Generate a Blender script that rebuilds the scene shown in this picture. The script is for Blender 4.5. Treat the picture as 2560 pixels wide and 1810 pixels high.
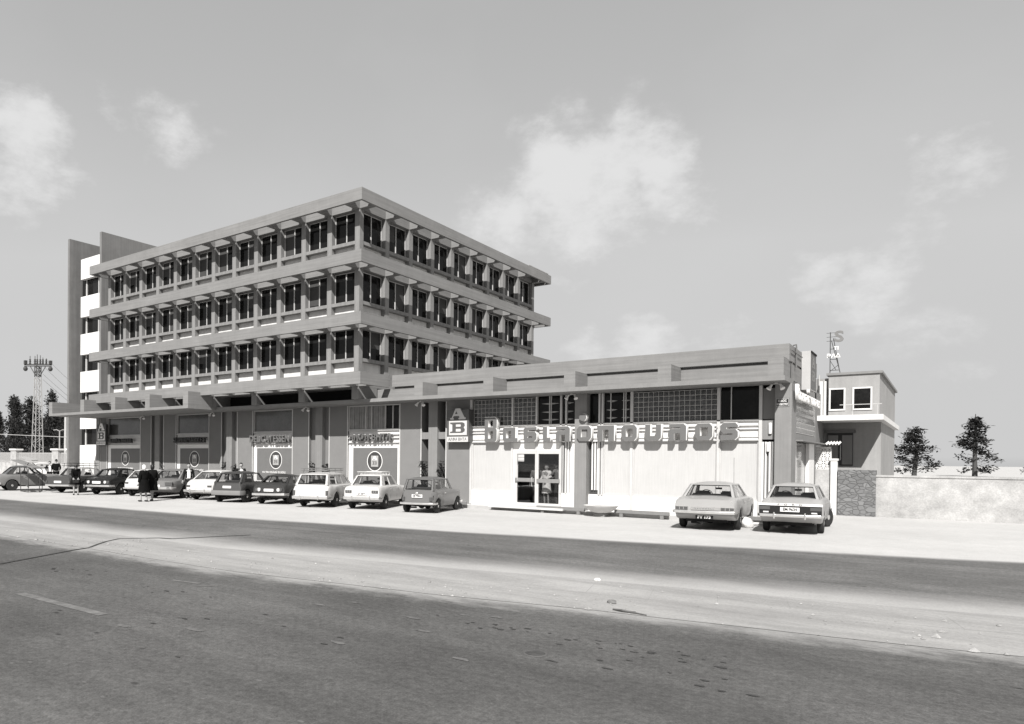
import bpy, bmesh, math, random
from mathutils import Vector, Matrix
PI = math.pi
rad = math.radians
random.seed(11)
for o in list(bpy.data.objects):
    bpy.data.objects.remove(o)
scn = bpy.context.scene

# ------------------------------------------------------------------ camera
FPX, YAW, PITCH, ROLL, CYPX, CXPX = 1771.28, 0.63369, -0.00597, 0.00946, 1159.0, 1071.0
def make_camera():
    f0 = Vector((-math.sin(YAW), math.cos(YAW), 0)); r0 = Vector((math.cos(YAW), math.sin(YAW), 0)); u0 = Vector((0, 0, 1))
    F = f0*math.cos(PITCH)+u0*math.sin(PITCH); u2 = u0*math.cos(PITCH)-f0*math.sin(PITCH)
    R = r0*math.cos(ROLL)+u2*math.sin(ROLL); U = u2*math.cos(ROLL)-r0*math.sin(ROLL)
    cd = bpy.data.cameras.new('camera')
    cd.sensor_fit = 'HORIZONTAL'; cd.sensor_width = 36.0
    cd.lens = 36.0*FPX/2560.0
    cd.shift_x = (1280.0-CXPX)/2560.0
    cd.shift_y = (CYPX-905.0)/2560.0
    cd.clip_start = 0.1; cd.clip_end = 3000
    co = bpy.data.objects.new('camera', cd); scn.collection.objects.link(co)
    m = Matrix((R, U, -F)).transposed().to_4x4(); m.translation = Vector((0, 0, 2.0))
    co.matrix_world = m
    scn.camera = co
make_camera()

# ------------------------------------------------------------------ sky, sun, exposure
SUN = Vector((0.465, -1.04, 1.0)).normalized()
def make_world():
    w = bpy.data.worlds.new('World'); scn.world = w; w.use_nodes = True
    nt = w.node_tree; N = nt.nodes; L = nt.links
    for n in list(N): N.remove(n)
    out = N.new('ShaderNodeOutputWorld'); bg = N.new('ShaderNodeBackground'); L.new(bg.outputs[0], out.inputs[0])
    sky = N.new('ShaderNodeTexSky'); sky.sky_type = 'NISHITA'; sky.sun_disc = False
    sky.sun_elevation = math.asin(SUN.z); sky.sun_rotation = math.atan2(SUN.x, SUN.y)
    sky.air_density = 1.0; sky.dust_density = 1.5; sky.altitude = 150
    bw = N.new('ShaderNodeRGBToBW'); L.new(sky.outputs[0], bw.inputs[0])
    # film response of a black-and-white plate: soft gamma on the sky brightness
    pw = N.new('ShaderNodeMath'); pw.operation = 'POWER'; L.new(bw.outputs[0], pw.inputs[0]); pw.inputs[1].default_value = SKY_G
    ml = N.new('ShaderNodeMath'); ml.operation = 'MULTIPLY'; L.new(pw.outputs[0], ml.inputs[0]); ml.inputs[1].default_value = SKY_M
    mnn = N.new('ShaderNodeMath'); mnn.operation = 'MINIMUM'; L.new(ml.outputs[0], mnn.inputs[0]); mnn.inputs[1].default_value = 4.0; ml = mnn
    tc = N.new('ShaderNodeTexCoord')
    vn = N.new('ShaderNodeVectorMath'); vn.operation = 'NORMALIZE'; L.new(tc.outputs['Generated'], vn.inputs[0])
    # cloud noise
    mp = N.new('ShaderNodeMapping'); L.new(vn.outputs[0], mp.inputs[0]); mp.inputs['Scale'].default_value = (1, 1, 1.7)
    nz = N.new('ShaderNodeTexNoise'); L.new(mp.outputs[0], nz.inputs[0])
    nz.inputs['Scale'].default_value = 13; nz.inputs['Detail'].default_value = 12; nz.inputs['Roughness'].default_value = 0.64
    nz2 = N.new('ShaderNodeTexNoise'); L.new(mp.outputs[0], nz2.inputs[0])
    nz2.inputs['Scale'].default_value = 2.3; nz2.inputs['Detail'].default_value = 5
    def dirv(px, py):
        cam = scn.camera.matrix_world.to_3x3()
        return (cam @ Vector(((px-CXPX)/FPX, -(py-CYPX)/FPX, -1))).normalized()
    blobs = [(1430, 475, 3.9, 1.05), (1385, 400, 2.4, .95), (1520, 455, 3.5, 1.0), (1650, 430, 3.0, .95), (1690, 480, 2.2, .85), (1330, 520, 2.4, .75), (1260, 535, 2.6, .85), (1200, 550, 2.0, .7),
             (1560, 295, 1.7, .75), (80, 340, 2.6, .9), (40, 420, 3.0, .7), (120, 400, 2.0, .6), (430, 310, 2.2, .7), (390, 270, 1.4, .5), (290, 300, 1.8, .35), (2060, 690, 1.8, .7), (2150, 730, 2.6, .7),
             (1600, 860, 2.4, .85), (1470, 875, 1.8, .75), (1800, 850, 2.4, .45), (2040, 500, 2.2, .35), (2360, 430, 3.6, .5), (2300, 860, 3, .5)]
    acc = None
    for px, py, sg, st in blobs:
        d = dirv(px, py)
        dp = N.new('ShaderNodeVectorMath'); dp.operation = 'DOT_PRODUCT'; L.new(vn.outputs[0], dp.inputs[0]); dp.inputs[1].default_value = d
        # exp(-(1-dot)*k)
        a = N.new('ShaderNodeMath'); a.operation = 'SUBTRACT'; L.new(dp.outputs['Value'], a.inputs[0]); a.inputs[1].default_value = 1.0
        b = N.new('ShaderNodeMath'); b.operation = 'MULTIPLY'; L.new(a.outputs[0], b.inputs[0]); b.inputs[1].default_value = 1.0/(rad(sg)**2)
        e = N.new('ShaderNodeMath'); e.operation = 'EXPONENT'; L.new(b.outputs[0], e.inputs[0])
        m_ = N.new('ShaderNodeMath'); m_.operation = 'MULTIPLY'; L.new(e.outputs[0], m_.inputs[0]); m_.inputs[1].default_value = st
        if acc is None: acc = m_
        else:
            x = N.new('ShaderNodeMath'); x.operation = 'MAXIMUM'; L.new(acc.outputs[0], x.inputs[0]); L.new(m_.outputs[0], x.inputs[1]); acc = x
    # cloud = smoothstep(noise + mask)
    s1 = N.new('ShaderNodeMath'); s1.operation = 'MULTIPLY_ADD'; L.new(acc.outputs[0], s1.inputs[0]); s1.inputs[1].default_value = 0.62; L.new(nz.outputs[0], s1.inputs[2])
    cr = N.new('ShaderNodeMapRange'); cr.interpolation_type = 'SMOOTHERSTEP'; L.new(s1.outputs[0], cr.inputs[0])
    cr.inputs[1].default_value = 0.64; cr.inputs[2].default_value = 1.16; cr.inputs[3].default_value = 0; cr.inputs[4].default_value = 0.92
    veil = N.new('ShaderNodeMapRange'); L.new(nz2.outputs[0], veil.inputs[0])
    veil.inputs[1].default_value = 0.42; veil.inputs[2].default_value = 0.75; veil.inputs[3].default_value = 0; veil.inputs[4].default_value = 0.16
    mx = N.new('ShaderNodeMath'); mx.operation = 'MAXIMUM'; L.new(cr.outputs[0], mx.inputs[0]); L.new(veil.outputs[0], mx.inputs[1])
    # mix sky value with cloud value
    mix = N.new('ShaderNodeMix'); mix.data_type = 'FLOAT'; L.new(mx.outputs[0], mix.inputs[0]); L.new(ml.outputs[0], mix.inputs[2]); mix.inputs[3].default_value = CLOUD_V
    L.new(mix.outputs[0], bg.inputs[0]); bg.inputs[1].default_value = 0.1
SKY_G, SKY_M, CLOUD_V = 0.40, 2.5, 5.15
make_world()
sd = bpy.data.lights.new('sun', 'SUN'); sd.energy = 5.0; sd.angle = rad(0.5); sd.color = (1, 0.985, 0.965)
so = bpy.data.objects.new('sun', sd); scn.collection.objects.link(so); so.rotation_euler = SUN.to_track_quat('Z', 'Y').to_euler(); so.location = (0, -20, 40)
scn.view_settings.view_transform = 'Standard'; scn.view_settings.look = 'None'
scn.view_settings.exposure = 0.6; scn.view_settings.gamma = 1

# ------------------------------------------------------------------ helpers
class MB:
    def __init__(s): s.bm = bmesh.new()
    def box(s, x0, x1, y0, y1, z0, z1):
        v = [s.bm.verts.new(p) for p in ((x0,y0,z0),(x1,y0,z0),(x1,y1,z0),(x0,y1,z0),(x0,y0,z1),(x1,y0,z1),(x1,y1,z1),(x0,y1,z1))]
        for f in ((0,3,2,1),(4,5,6,7),(0,1,5,4),(1,2,6,5),(2,3,7,6),(3,0,4,7)): s.bm.faces.new([v[i] for i in f])
        return s
    def face(s, pts):
        return s.bm.faces.new([s.bm.verts.new(p) for p in pts])
    def prism(s, pts, d):
        a = [s.bm.verts.new(p) for p in pts]; b = [s.bm.verts.new(Vector(p)+Vector(d)) for p in pts]
        s.bm.faces.new(a); s.bm.faces.new(b[::-1])
        n = len(a)
        for i in range(n): s.bm.faces.new((a[i], b[i], b[(i+1) % n], a[(i+1) % n]))
        return s
    def tube(s, pts, r, n=6, cap=True):
        pts = [Vector(p) for p in pts]; rr = r if isinstance(r, (list, tuple)) else [r]*len(pts)
        rings = []
        for i, p in enumerate(pts):
            d = (pts[min(i+1, len(pts)-1)]-pts[max(i-1, 0)]).normalized()
            u = d.cross(Vector((0, 0, 1)));
            if u.length < .1: u = d.cross(Vector((0, 1, 0)))
            u.normalize(); w = d.cross(u)
            rings.append([s.bm.verts.new(p+(u*math.cos(2*PI*k/n)+w*math.sin(2*PI*k/n))*rr[i]) for k in range(n)])
        for a, b in zip(rings, rings[1:]):
            for k in range(n): s.bm.faces.new((a[k], a[(k+1) % n], b[(k+1) % n], b[k]))
        if cap: s.bm.faces.new(rings[0][::-1]); s.bm.faces.new(rings[-1])
        return s
    def lathe(s, prof, c=(0, 0, 0), n=20, axis='Z', sx=1, sy=1):
        rings = []
        for r, z in prof:
            ring = []
            for k in range(n):
                a = 2*PI*k/n; x, y = r*math.cos(a)*sx, r*math.sin(a)*sy
                p = (x, y, z) if axis == 'Z' else ((z, x, y) if axis == 'X' else (x, z, y))
                ring.append(s.bm.verts.new(Vector(p)+Vector(c)))
            rings.append(ring)
        for a, b in zip(rings, rings[1:]):
            for k in range(n): s.bm.faces.new((a[k], a[(k+1) % n], b[(k+1) % n], b[k]))
        s.bm.faces.new(rings[0][::-1]); s.bm.faces.new(rings[-1])
        return s
    def ball(s, c, rx, ry, rz, u=12, v=8):
        m = Matrix.Translation(c) @ Matrix.Diagonal((rx, ry, rz, 1))
        bmesh.ops.create_uvsphere(s.bm, u_segments=u, v_segments=v, radius=1, matrix=m)
        return s
    def loft(s, rings, cap=True):
        R = [[s.bm.verts.new(p) for p in r] for r in rings]
        for a, b in zip(R, R[1:]):
            n = len(a)
            for k in range(n): s.bm.faces.new((a[k], a[(k+1) % n], b[(k+1) % n], b[k]))
        if cap: s.bm.faces.new(R[0][::-1]); s.bm.faces.new(R[-1])
        return s
    def bevel(s, w, seg=1):
        bmesh.ops.bevel(s.bm, geom=list(s.bm.edges), offset=w, segments=seg, affect='EDGES', clamp_overlap=True)
        return s
    def mesh(s, name, smooth=None):
        bmesh.ops.recalc_face_normals(s.bm, faces=s.bm.faces)
        if smooth is not None:
            for f in s.bm.faces: f.smooth = True
            a = rad(smooth)
            for e in s.bm.edges:
                if len(e.link_faces) == 2 and e.calc_face_angle(0) > a: e.smooth = False
        me = bpy.data.meshes.new(name); s.bm.to_mesh(me); s.bm.free(); return me
    def build(s, name, mat, parent=None, smooth=None, world=True):
        """one mesh object; world=True: vertices are in the root's unrotated world frame"""
        if parent is not None and world:
            o = Vector(root_loc(parent)); bmesh.ops.translate(s.bm, verts=s.bm.verts, vec=-o)
        return link(name, s.mesh(name, smooth), mat, parent)
def root_loc(o):
    v = Vector((0, 0, 0))
    while o is not None: v += o.location; o = o.parent
    return v
def link(name, me, mat, parent=None):
    if mat is not None and not me.materials: me.materials.append(mat)
    o = bpy.data.objects.new(name, me); scn.collection.objects.link(o)
    if parent is not None: o.parent = parent
    return o
def tag(o, label=None, cat=None, group=None, kind=None):
    if label: o['label'] = label
    if cat: o['category'] = cat
    if group: o['group'] = group
    if kind: o['kind'] = kind
    return o
def thing(name, label, cat, loc=(0, 0, 0), rz=0, group=None):
    o = bpy.data.objects.new(name, None); scn.collection.objects.link(o); o.empty_display_size = .2
    o.location = loc; o.rotation_euler = (0, 0, rz)
    return tag(o, label, cat, group)
def copy_tree(o, parent=None, kids=None):
    c = o.copy(); scn.collection.objects.link(c)
    if parent is not None: c.parent = parent
    for ch in [x for x in o.children]: copy_tree(ch, c)
    return c
def text_mesh(txt, size, depth=0.0, align='CENTER', bold=0.0):
    cu = bpy.data.curves.new('t', 'FONT'); cu.body = txt; cu.size = size; cu.extrude = depth; cu.align_x = align; cu.align_y = 'CENTER'; cu.offset = bold
    cu.resolution_u = 3
    o = bpy.data.objects.new('t', cu); scn.collection.objects.link(o)
    bpy.context.view_layer.update()
    me = bpy.data.meshes.new_from_object(o.evaluated_get(bpy.context.evaluated_depsgraph_get()))
    bpy.data.objects.remove(o); bpy.data.curves.remove(cu); me.materials.clear()
    return me
def put_text(name, txt, size, loc, mat, parent, depth=.004, bold=0.0, rot=(PI/2, 0, 0), width=None, squash=1.0):
    me = text_mesh(txt, size, depth, bold=bold)
    xs = [v.co.x for v in me.vertices]; w = max(xs)-min(xs)
    k = (width/w) if width else 1.0
    me.transform(Matrix.Diagonal((k, squash, 1, 1)))
    o = link(name, me, mat, parent); o.location = Vector(loc)-root_loc(parent) if parent is not None else loc; o.rotation_euler = rot
    return o

# ------------------------------------------------------------------ materials
MATS = {}
def nodes_of(m):
    m.use_nodes = True; return m.node_tree.nodes, m.node_tree.links
def mat(name, v, rough=.8, var=.12, scale=3.0, streak=0.0, sdir='Z', bump=0.0, spec=.3, metal=0.0, board=0.0, bdir='Z', bscale=12, detail=6, emit=0, blotch=0.0, coat=0.0):
    """procedural grey: base value v, fine and broad variation, optional streaks and board marks"""
    if name in MATS: return MATS[name]
    m = bpy.data.materials.new(name); N, L = nodes_of(m); b = N['Principled BSDF']
    tc = N.new('ShaderNodeTexCoord')
    def noise(sc, vec, det=detail, rg=.6):
        mp = N.new('ShaderNodeMapping'); L.new(tc.outputs['Object'], mp.inputs[0]); mp.inputs['Scale'].default_value = vec
        n = N.new('ShaderNodeTexNoise'); L.new(mp.outputs[0], n.inputs[0]); n.inputs['Scale'].default_value = sc; n.inputs['Detail'].default_value = det; n.inputs['Roughness'].default_value = rg
        return n
    def mul(a, k0, k1, src):
        r = N.new('ShaderNodeMapRange'); L.new(src, r.inputs[0]); r.inputs[1].default_value = .3; r.inputs[2].default_value = .7; r.inputs[3].default_value = k0; r.inputs[4].default_value = k1
        x = N.new('ShaderNodeMath'); x.operation = 'MULTIPLY'
        if isinstance(a, float): x.inputs[0].default_value = a
        else: L.new(a, x.inputs[0])
        L.new(r.outputs[0], x.inputs[1]); return x.outputs[0]
    val = mul(float(v), 1-var, 1+var, noise(scale, (1, 1, 1)).outputs[0])
    val = mul(val, 1-var*.5, 1+var*.5, noise(scale*14, (1, 1, 1), 3).outputs[0])
    if streak: val = mul(val, 1-streak, 1+streak*.6, noise(2.2, (3, 3, .12) if sdir == 'Z' else (.12, .12, 4), 5).outputs[0])
    if blotch: val = mul(val, 1-blotch, 1+blotch*.3, noise(.55, (1, 1, 1), 8, .65).outputs[0])
    h = None
    if board:
        vec = {'Z': (.03, .03, 1), 'V': (1, 1, .03)}[bdir]
        nb = noise(bscale, vec, 2, .5)
        val = mul(val, 1-board, 1+board, nb.outputs[0]); h = nb.outputs[0]
    col = N.new('ShaderNodeCombineColor')
    for i, k in enumerate((1.0, .985, .965)):
        x = N.new('ShaderNodeMath'); x.operation = 'MULTIPLY'; x.inputs[1].default_value = k; L.new(val, x.inputs[0]); L.new(x.outputs[0], col.inputs[i])
    L.new(col.outputs[0], b.inputs['Base Color'])
    b.inputs['Roughness'].default_value = rough; b.inputs['Specular IOR Level'].default_value = spec; b.inputs['Metallic'].default_value = metal
    if coat: b.inputs['Coat Weight'].default_value = coat; b.inputs['Coat Roughness'].default_value = .08
    if bump:
        if h is None: h = noise(scale*10, (1, 1, 1), 4).outputs[0]
        bp = N.new('ShaderNodeBump'); bp.inputs['Strength'].default_value = bump; bp.inputs['Distance'].default_value = .02; L.new(h, bp.inputs['Height']); L.new(bp.outputs[0], b.inputs['Normal'])
    MATS[name] = m; return m
def glass_mat(name, tint=.75, mixv=.12):
    m = bpy.data.materials.new(name); N, L = nodes_of(m); N.remove(N['Principled BSDF'])
    t = N.new('ShaderNodeBsdfTransparent'); t.inputs[0].default_value = (tint, tint, tint, 1)
    g = N.new('ShaderNodeBsdfGlossy'); g.inputs['Roughness'].default_value = .02; g.inputs[0].default_value = (.9, .9, .9, 1)
    f = N.new('ShaderNodeFresnel'); f.inputs[0].default_value = 1.5
    ge = N.new('ShaderNodeNewGeometry'); ri = N.new('ShaderNodeMapRange'); L.new(ge.outputs['Backfacing'], ri.inputs[0]); ri.inputs[3].default_value = 1.5; ri.inputs[4].default_value = 1/1.5; L.new(ri.outputs[0], f.inputs[0])
    mx = N.new('ShaderNodeMixShader'); L.new(f.outputs[0], mx.inputs[0]); L.new(t.outputs[0], mx.inputs[1]); L.new(g.outputs[0], mx.inputs[2])
    L.new(mx.outputs[0], N['Material Output'].inputs[0]); MATS[name] = m; return m
M_fascia = mat('fascia_concrete', .198, .85, .05, 2.0, board=.09, bdir='Z', bscale=14, bump=.3, blotch=.10, streak=.03)
M_pier = mat('pier_concrete', .205, .85, .10, 3.0, board=.10, bdir='V', bscale=12, bump=.25, blotch=.1)
M_slab = mat('slab_concrete', .205, .85, .08, 2.0, streak=.05, blotch=.08)
M_shaft = mat('shaft_concrete', .165, .9, .07, 2.0, board=.09, bdir='V', bscale=8, bump=.2, blotch=.12)
M_white = mat('white_paint', .66, .6, .03, 1.5, streak=.03)
M_spandrel = mat('spandrel_panel_paint', .62, .8, .10, 1.2, streak=.10, blotch=.08)
M_plaster = mat('grey_plaster', .18, .9, .04, 2.5, bump=.1, blotch=.05)
M_column = mat('column_concrete', .195, .85, .06, 2.5, board=.06, bdir='V', bscale=14, bump=.15)
M_glass = mat('dark_window_glass', .009, .05, .6, .6, spec=.14)
M_glass2 = mat('grey_shop_glass', .075, .12, .25, .8, spec=.5)
M_alu = mat('aluminium_frame', .46, .4, .06, 3, spec=.5)
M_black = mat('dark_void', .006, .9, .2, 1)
M_roof = mat('roof_gravel', .3, .95, .2, 5)
M_poster = mat('poster_grey', .135, .6, .05, 2)
M_oval = mat('poster_dark', .05, .5, .05, 2)
M_signdark = mat('sign_dark_paint', .13, .45, .05, 2)
M_letter = mat('sign_letter_face', .24, .5, .05, 2)
M_blind = None
def blind_mat():
    m = mat('white_curtain', .42, .8, .03, 2, board=.05, bdir='V', bscale=34)
    return m
M_blind = blind_mat()
# ------------------------------------------------------------------ office building (tower)
FX, FY0, FXL, FYB = -20.66, 23.056, -43.28, 41.20       # fascia outer faces
PXR, PYF = -21.50, 23.87                                # pier outer faces
NX, NY, SX, SY = 13, 10, 1.7292, 1.8155
PXL = PXR-SX*(NX-1)-.29; PYB = PYF+SY*(NY-1)+.29
FL = [(5.27, 5.82), (7.90, 8.43), (10.60, 11.13), (13.28, 13.81)]
T = thing('office_building', 'three storey concrete office block with projecting bands and rows of fins, rising behind the shops', 'office building', (-31, 30, 0))
def ring(mb, xo0, xo1, yo0, yo1, z0, z1, t, gap_left=False):
    mb.box(xo0, xo1, yo0, yo0+t, z0, z1)
    mb.box(xo1-t, xo1, yo0+t, yo1, z0, z1)
    mb.box(xo0, xo0+t, yo0+t, yo1, z0, z1)
    mb.box(xo0+t, xo1-t, yo1-t, yo1, z0, z1)
for i, (z0, z1) in enumerate(FL):
    m = MB()
    if i == 0:
        m.box(FXL, FX, FY0, FY0+.13, z0, z1); m.box(FX-.13, FX, FY0+.13, 25.078, z0, z1); m.box(FXL, FXL+.13, FY0+.13, 30, z0, z1)
    else: ring(m, FXL, FX, FY0, FYB, z0, z1, .13)
    m.build('fascia_band', M_fascia, T)
    s = MB()
    if i == 0: s.box(PXL, PXR, PYF, 32, z0+.004, z1-.02)
    else: s.box(PXL, PXR, PYF, PYB, z0, z1-.03)
    s.build('floor_slab', M_fascia, T)
bracket_jobs = []
def px(k): return PXR-SX*k-.29
def py(k): return PYF+SY*k
# brackets joining slabs to the fascia
for i, (z0, z1) in enumerate(FL):
    mx_ = MB().box(.002, .288, .13, PYF-FY0, .003, z1-z0-.05).mesh('bracket'); my_ = MB().box(PXR-PXR, FX-.13-PXR, .002, .288, .003, z1-z0-.05).mesh('bracket')
    for k in range(NX): bracket_jobs.append((mx_, (px(k), FY0, z0)))
    for k in range(NY if i else 1): bracket_jobs.append((my_, (PXR, py(k), z0)))
# piers: three storeys, copied
def local_mesh(mb, name, smooth=None): return mb.mesh(name, smooth)
H = 2.17
pm = MB().box(0, .29, 0, .262, 0, 2.18).mesh('pier')
wx = SX-.29; wy = SY-.29
def window_meshes(w):
    # origin: bottom-left corner of the bay, y=0 is the pier face plane
    gl = MB().box(0, w, .266, .29, .70, 2.17).mesh('window')
    f = MB()
    yo, d, z0, z1, t = .235, .030, .70, 2.165, .036
    f.box(.004, t, yo, yo+d, z0, z1); f.box(w-t, w-.004, yo, yo+d, z0, z1)
    f.box(t, w-t, yo, yo+d, z1-t, z1); f.box(t, w-t, yo, yo+d, z0, z0+t)
    f.box(w*.5-.022, w*.5+.022, yo-.01, yo+d, z0+t, z1-t)
    fr = f.mesh('window_frame')
    sp = MB().box(0, w, .25, .33, 0, .62).mesh('spandrel_panel')
    rl = MB().box(0, w, .005, .26, .62, .775).mesh('sill_rail')
    return gl, fr, sp, rl
FW = window_meshes(wx); SW = window_meshes(wy)
bl = MB().box(.05, wx*.5-.03, .2615, .2645, 1.35, 2.12).mesh('roller_blind')
bl2 = MB().box(.05, wx*.5-.03, .2615, .2645, .9, 2.12).mesh('roller_blind')
M_blinddk = mat('roller_blind_cloth', .05, .8, .1, 2)
T0 = Vector(T.location)
def put(name, me, m, loc, rz=0, par=T):
    o = link(name, me, m, par); o.location = Vector(loc)-(T0 if par is T else Vector((0, 0, 0))); o.rotation_euler = (0, 0, rz); return o
rnd = random.Random(5)
for me_, lc in bracket_jobs: put('slab_bracket', me_, M_fascia, lc)
for i in range(3):
    zb = FL[i][1]-.03 if i else FL[i][1]-.02
    zt = FL[i+1][0]; sc = (zt-zb)/2.18
    for k in range(NX):
        o = put('pier', pm, M_pier, (px(k), PYF, zb)); o.scale = (1, 1, sc)
    for k in range(1, NY):
        o = put('pier', pm, M_pier, (PXR, py(k), zb), PI/2); o.scale = (1, 1, sc)
    for k in range(NX-1):
        x0 = px(k+1)+.29
        gl = put('window', FW[0], M_glass, (x0, PYF, zb))
        fr = link('window_frame', FW[1], M_alu, gl)
        if rnd.random() < .35:
            b = link('roller_blind', bl if rnd.random() < .6 else bl2, M_blinddk, gl)
            if rnd.random() < .5: b.location = (wx*.5-.02, 0, 0)
        put('spandrel_panel', FW[2], M_spandrel, (x0, PYF, zb)); put('sill_rail', FW[3], M_pier, (x0, PYF, zb))
    for k in range(NY-1):
        y0 = py(k)+.29
        gl = put('window', SW[0], M_glass, (PXR, y0, zb), PI/2)
        link('window_frame', SW[1], M_alu, gl)
        if rnd.random() < .3:
            b = link('roller_blind', bl if rnd.random() < .6 else bl2, M_blinddk, gl)
            if rnd.random() < .5: b.location = (wy*.5-.02, 0, 0)
        put('spandrel_panel', SW[2], M_spandrel, (PXR, y0, zb), PI/2); put('sill_rail', SW[3], M_pier, (PXR, y0, zb), PI/2)
# the mezzanine gap under the first band: every second pier goes down to the canopy, dark behind
for k in range(0, NX, 2):
    x = px(k)
    if k == 0: MB().box(x-.12, x+.29, PYF, 25.17, 4.70, FL[0][0]).build('mezzanine_pier', M_column, T)
    else: MB().prism([(x-.12, PYF, 4.70), (x-.12, PYF, FL[0][0]), (x-.12, PYF+.04, FL[0][0]), (x-.12, PYF+.66, 4.70)], (.41, 0, 0)).build('mezzanine_pier', M_column, T)
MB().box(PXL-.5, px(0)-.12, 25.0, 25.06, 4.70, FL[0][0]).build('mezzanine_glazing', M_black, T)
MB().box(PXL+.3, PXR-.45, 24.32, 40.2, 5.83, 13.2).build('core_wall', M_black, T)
MB().box(PXL, PXR-.02, 25.5, 40.3, .2, 5.26).build('ground_storey_wall', M_plaster, T)
MB().box(FXL+.13, FX-.13, PYB-2, FYB-.13, 13.9, 13.95).box(PXL+.2, PXR-.2, PYF+.2, PYB-.2, 13.785, 13.80).build('roof', M_roof, T)
# stair tower at the left end
MB().box(-47.65, -47.40, 26.1, 37.5, 0, 17.55).build('stair_shaft_wall', M_shaft, T)
MB().box(-51.32, -51.08, 25.75, 37.5, 0, 17.6).build('stair_shaft_wall', M_shaft, T)
MB().box(-51.08, -47.65, 37.2, 37.5, 0, 17.0).build('stair_shaft_wall', M_shaft, T)
MB().box(-47.40, PXL+.29, 27.5, 39.5, 0, 13.7).build('link_wall', M_shaft, T)
pans = [(14.68, 16.12), (11.97, 13.43), (9.27, 10.74), (6.57, 8.05), (3.95, 5.35), (.0, 2.78)]
for a, b in pans:
    MB().box(-50.50, -47.652, 26.28, 26.55, a, b).build('stair_parapet_panel', M_white, T)
for a, b in [(13.43, 14.68), (10.74, 11.97), (8.05, 9.27), (5.35, 6.57), (2.78, 3.95)]:
    w = MB().box(-50.2, -47.66, 26.62, 26.66, a, b).build('window', M_glass, T)
    f = MB(); f.box(-50.30, -50.18, 26.55, 26.62, a, b); f.box(-48.62, -48.54, 26.55, 26.62, a, b); f.box(-50.18, -48.62, 26.56, 26.61, a, a+.05)
    f.build('window_frame', M_alu, w)
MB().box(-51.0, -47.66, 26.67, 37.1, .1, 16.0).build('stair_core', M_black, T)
# scored joints on the shaft faces
M_joint = mat('joint_shadow_gap', .05, .9, .1, 2)

# ------------------------------------------------------------------ shop building (low wing)
S = thing('shop_building', 'long single storey supermarket wing with a concrete parapet, canopy and glazed shop fronts', 'shop', (-15, 26, 0))
XR = -4.15
YP, YS, YW = 25.08, 24.08, 25.33
p = MB()
p.box(-20.53, XR, YP, YP+.16, 5.29, 5.82); p.box(XR-.16, XR, YP+.16, 30.9, 5.29, 5.82)
p.build('parapet_upper_band', M_fascia, S)
p = MB(); p.box(-21.48, XR-.01, YP+.10, YP+.24, 4.702, 5.22); p.box(XR-.16, XR-.01, YP+.24, 30.9, 4.702, 5.22); p.box(-20.5, XR-.02, YP+.17, YP+.26, 5.22, 5.29); p.box(XR-.16, XR-.06, YP+.26, 30.85, 5.22, 5.29)
p.build('parapet_lower_band', M_fascia, S)
MB().box(-31.95, -4.10, YS, 25.6, 4.55, 4.70).build('canopy_slab', M_slab, S)
MB().box(-46.78, -31.952, 22.3, 25.6, 4.55, 4.70).build('entrance_canopy_slab', M_slab, S)
for xr in (-4.14, -7.58, -11.06, -14.56, -18.035):
    MB().box(xr-.45, xr, YS+.003, YP+.10, 4.70, 5.285).build('beam_end', M_fascia, S)
# upstand beams on the entrance canopy, running back under the office block
for xc in (-32.17, -35.66, -39.14, -42.62, -46.55):
    MB().box(xc-.22, xc+.22, 22.303, 26, 4.70, 5.44 if xc < -42.0 or xc > -42.0 else 5.44).build('upstand_beam', M_fascia, S)
for x in (-28.45, -24.99):
    MB().box(x-.3, x-.02, 24.09, 25.3, 4.70, 5.0)
MB().box(-21.4, XR-.16, YP+.26, 31, 4.9, 5.15).build('flat_roof', M_roof, S)
# columns
cols = [(-18.57, -18.09), (-25.6, -25.13), (-32.62, -32.13), (-39.55, -39.06), (-46.42, -46.0)]
for a, b in cols: MB().box(a, b, 25.26, 26.1, .12, 4.55).build('column', M_column, S)
MB().box(-11.52, -11.04, 25.08, 25.55, .12, 4.55).build('column', M_column, S)
MB().box(-4.55, -4.06, 25.06, 25.9, 0, 4.55).build('column', M_column, S)
# grey plastered wall panels, reveals run back one metre
walls = [(-20.24, -19.02), (-17.66, -16.38), (-24.7, -23.48), (-27.33, -26.13), (-31.74, -30.45), (-34.26, -33.12), (-38.71, -37.43), (-41.22, -40.04), (-46.0, -45.15)]
for a, b in walls: MB().box(a, b, YW, YW+1.15, .12, 4.55).build('wall_panel', M_plaster, S)
for a, b in walls:
    for x in (a, b): MB().box(x-.025, x+.025, YW-.02, YW+.0-.002, .3, 4.54).build('corner_trim', M_alu, S)
for a, b in ((-19.02, -17.66), (-26.13, -24.7), (-33.12, -31.74), (-40.04, -38.71)):
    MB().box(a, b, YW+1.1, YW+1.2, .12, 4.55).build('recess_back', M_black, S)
    MB().box(a+.01, b-.01, YW+.35, YW+1.09, .12, .75).build('recess_planter', M_plaster, S)
MB().box(-19.02, -18.572, 25.34, 25.55, 2.90, 3.20).build('cross_beam', M_column, S); MB().box(-18.088, -17.66, 25.34, 25.55, 2.90, 3.20).build('cross_beam', M_column, S)
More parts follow.
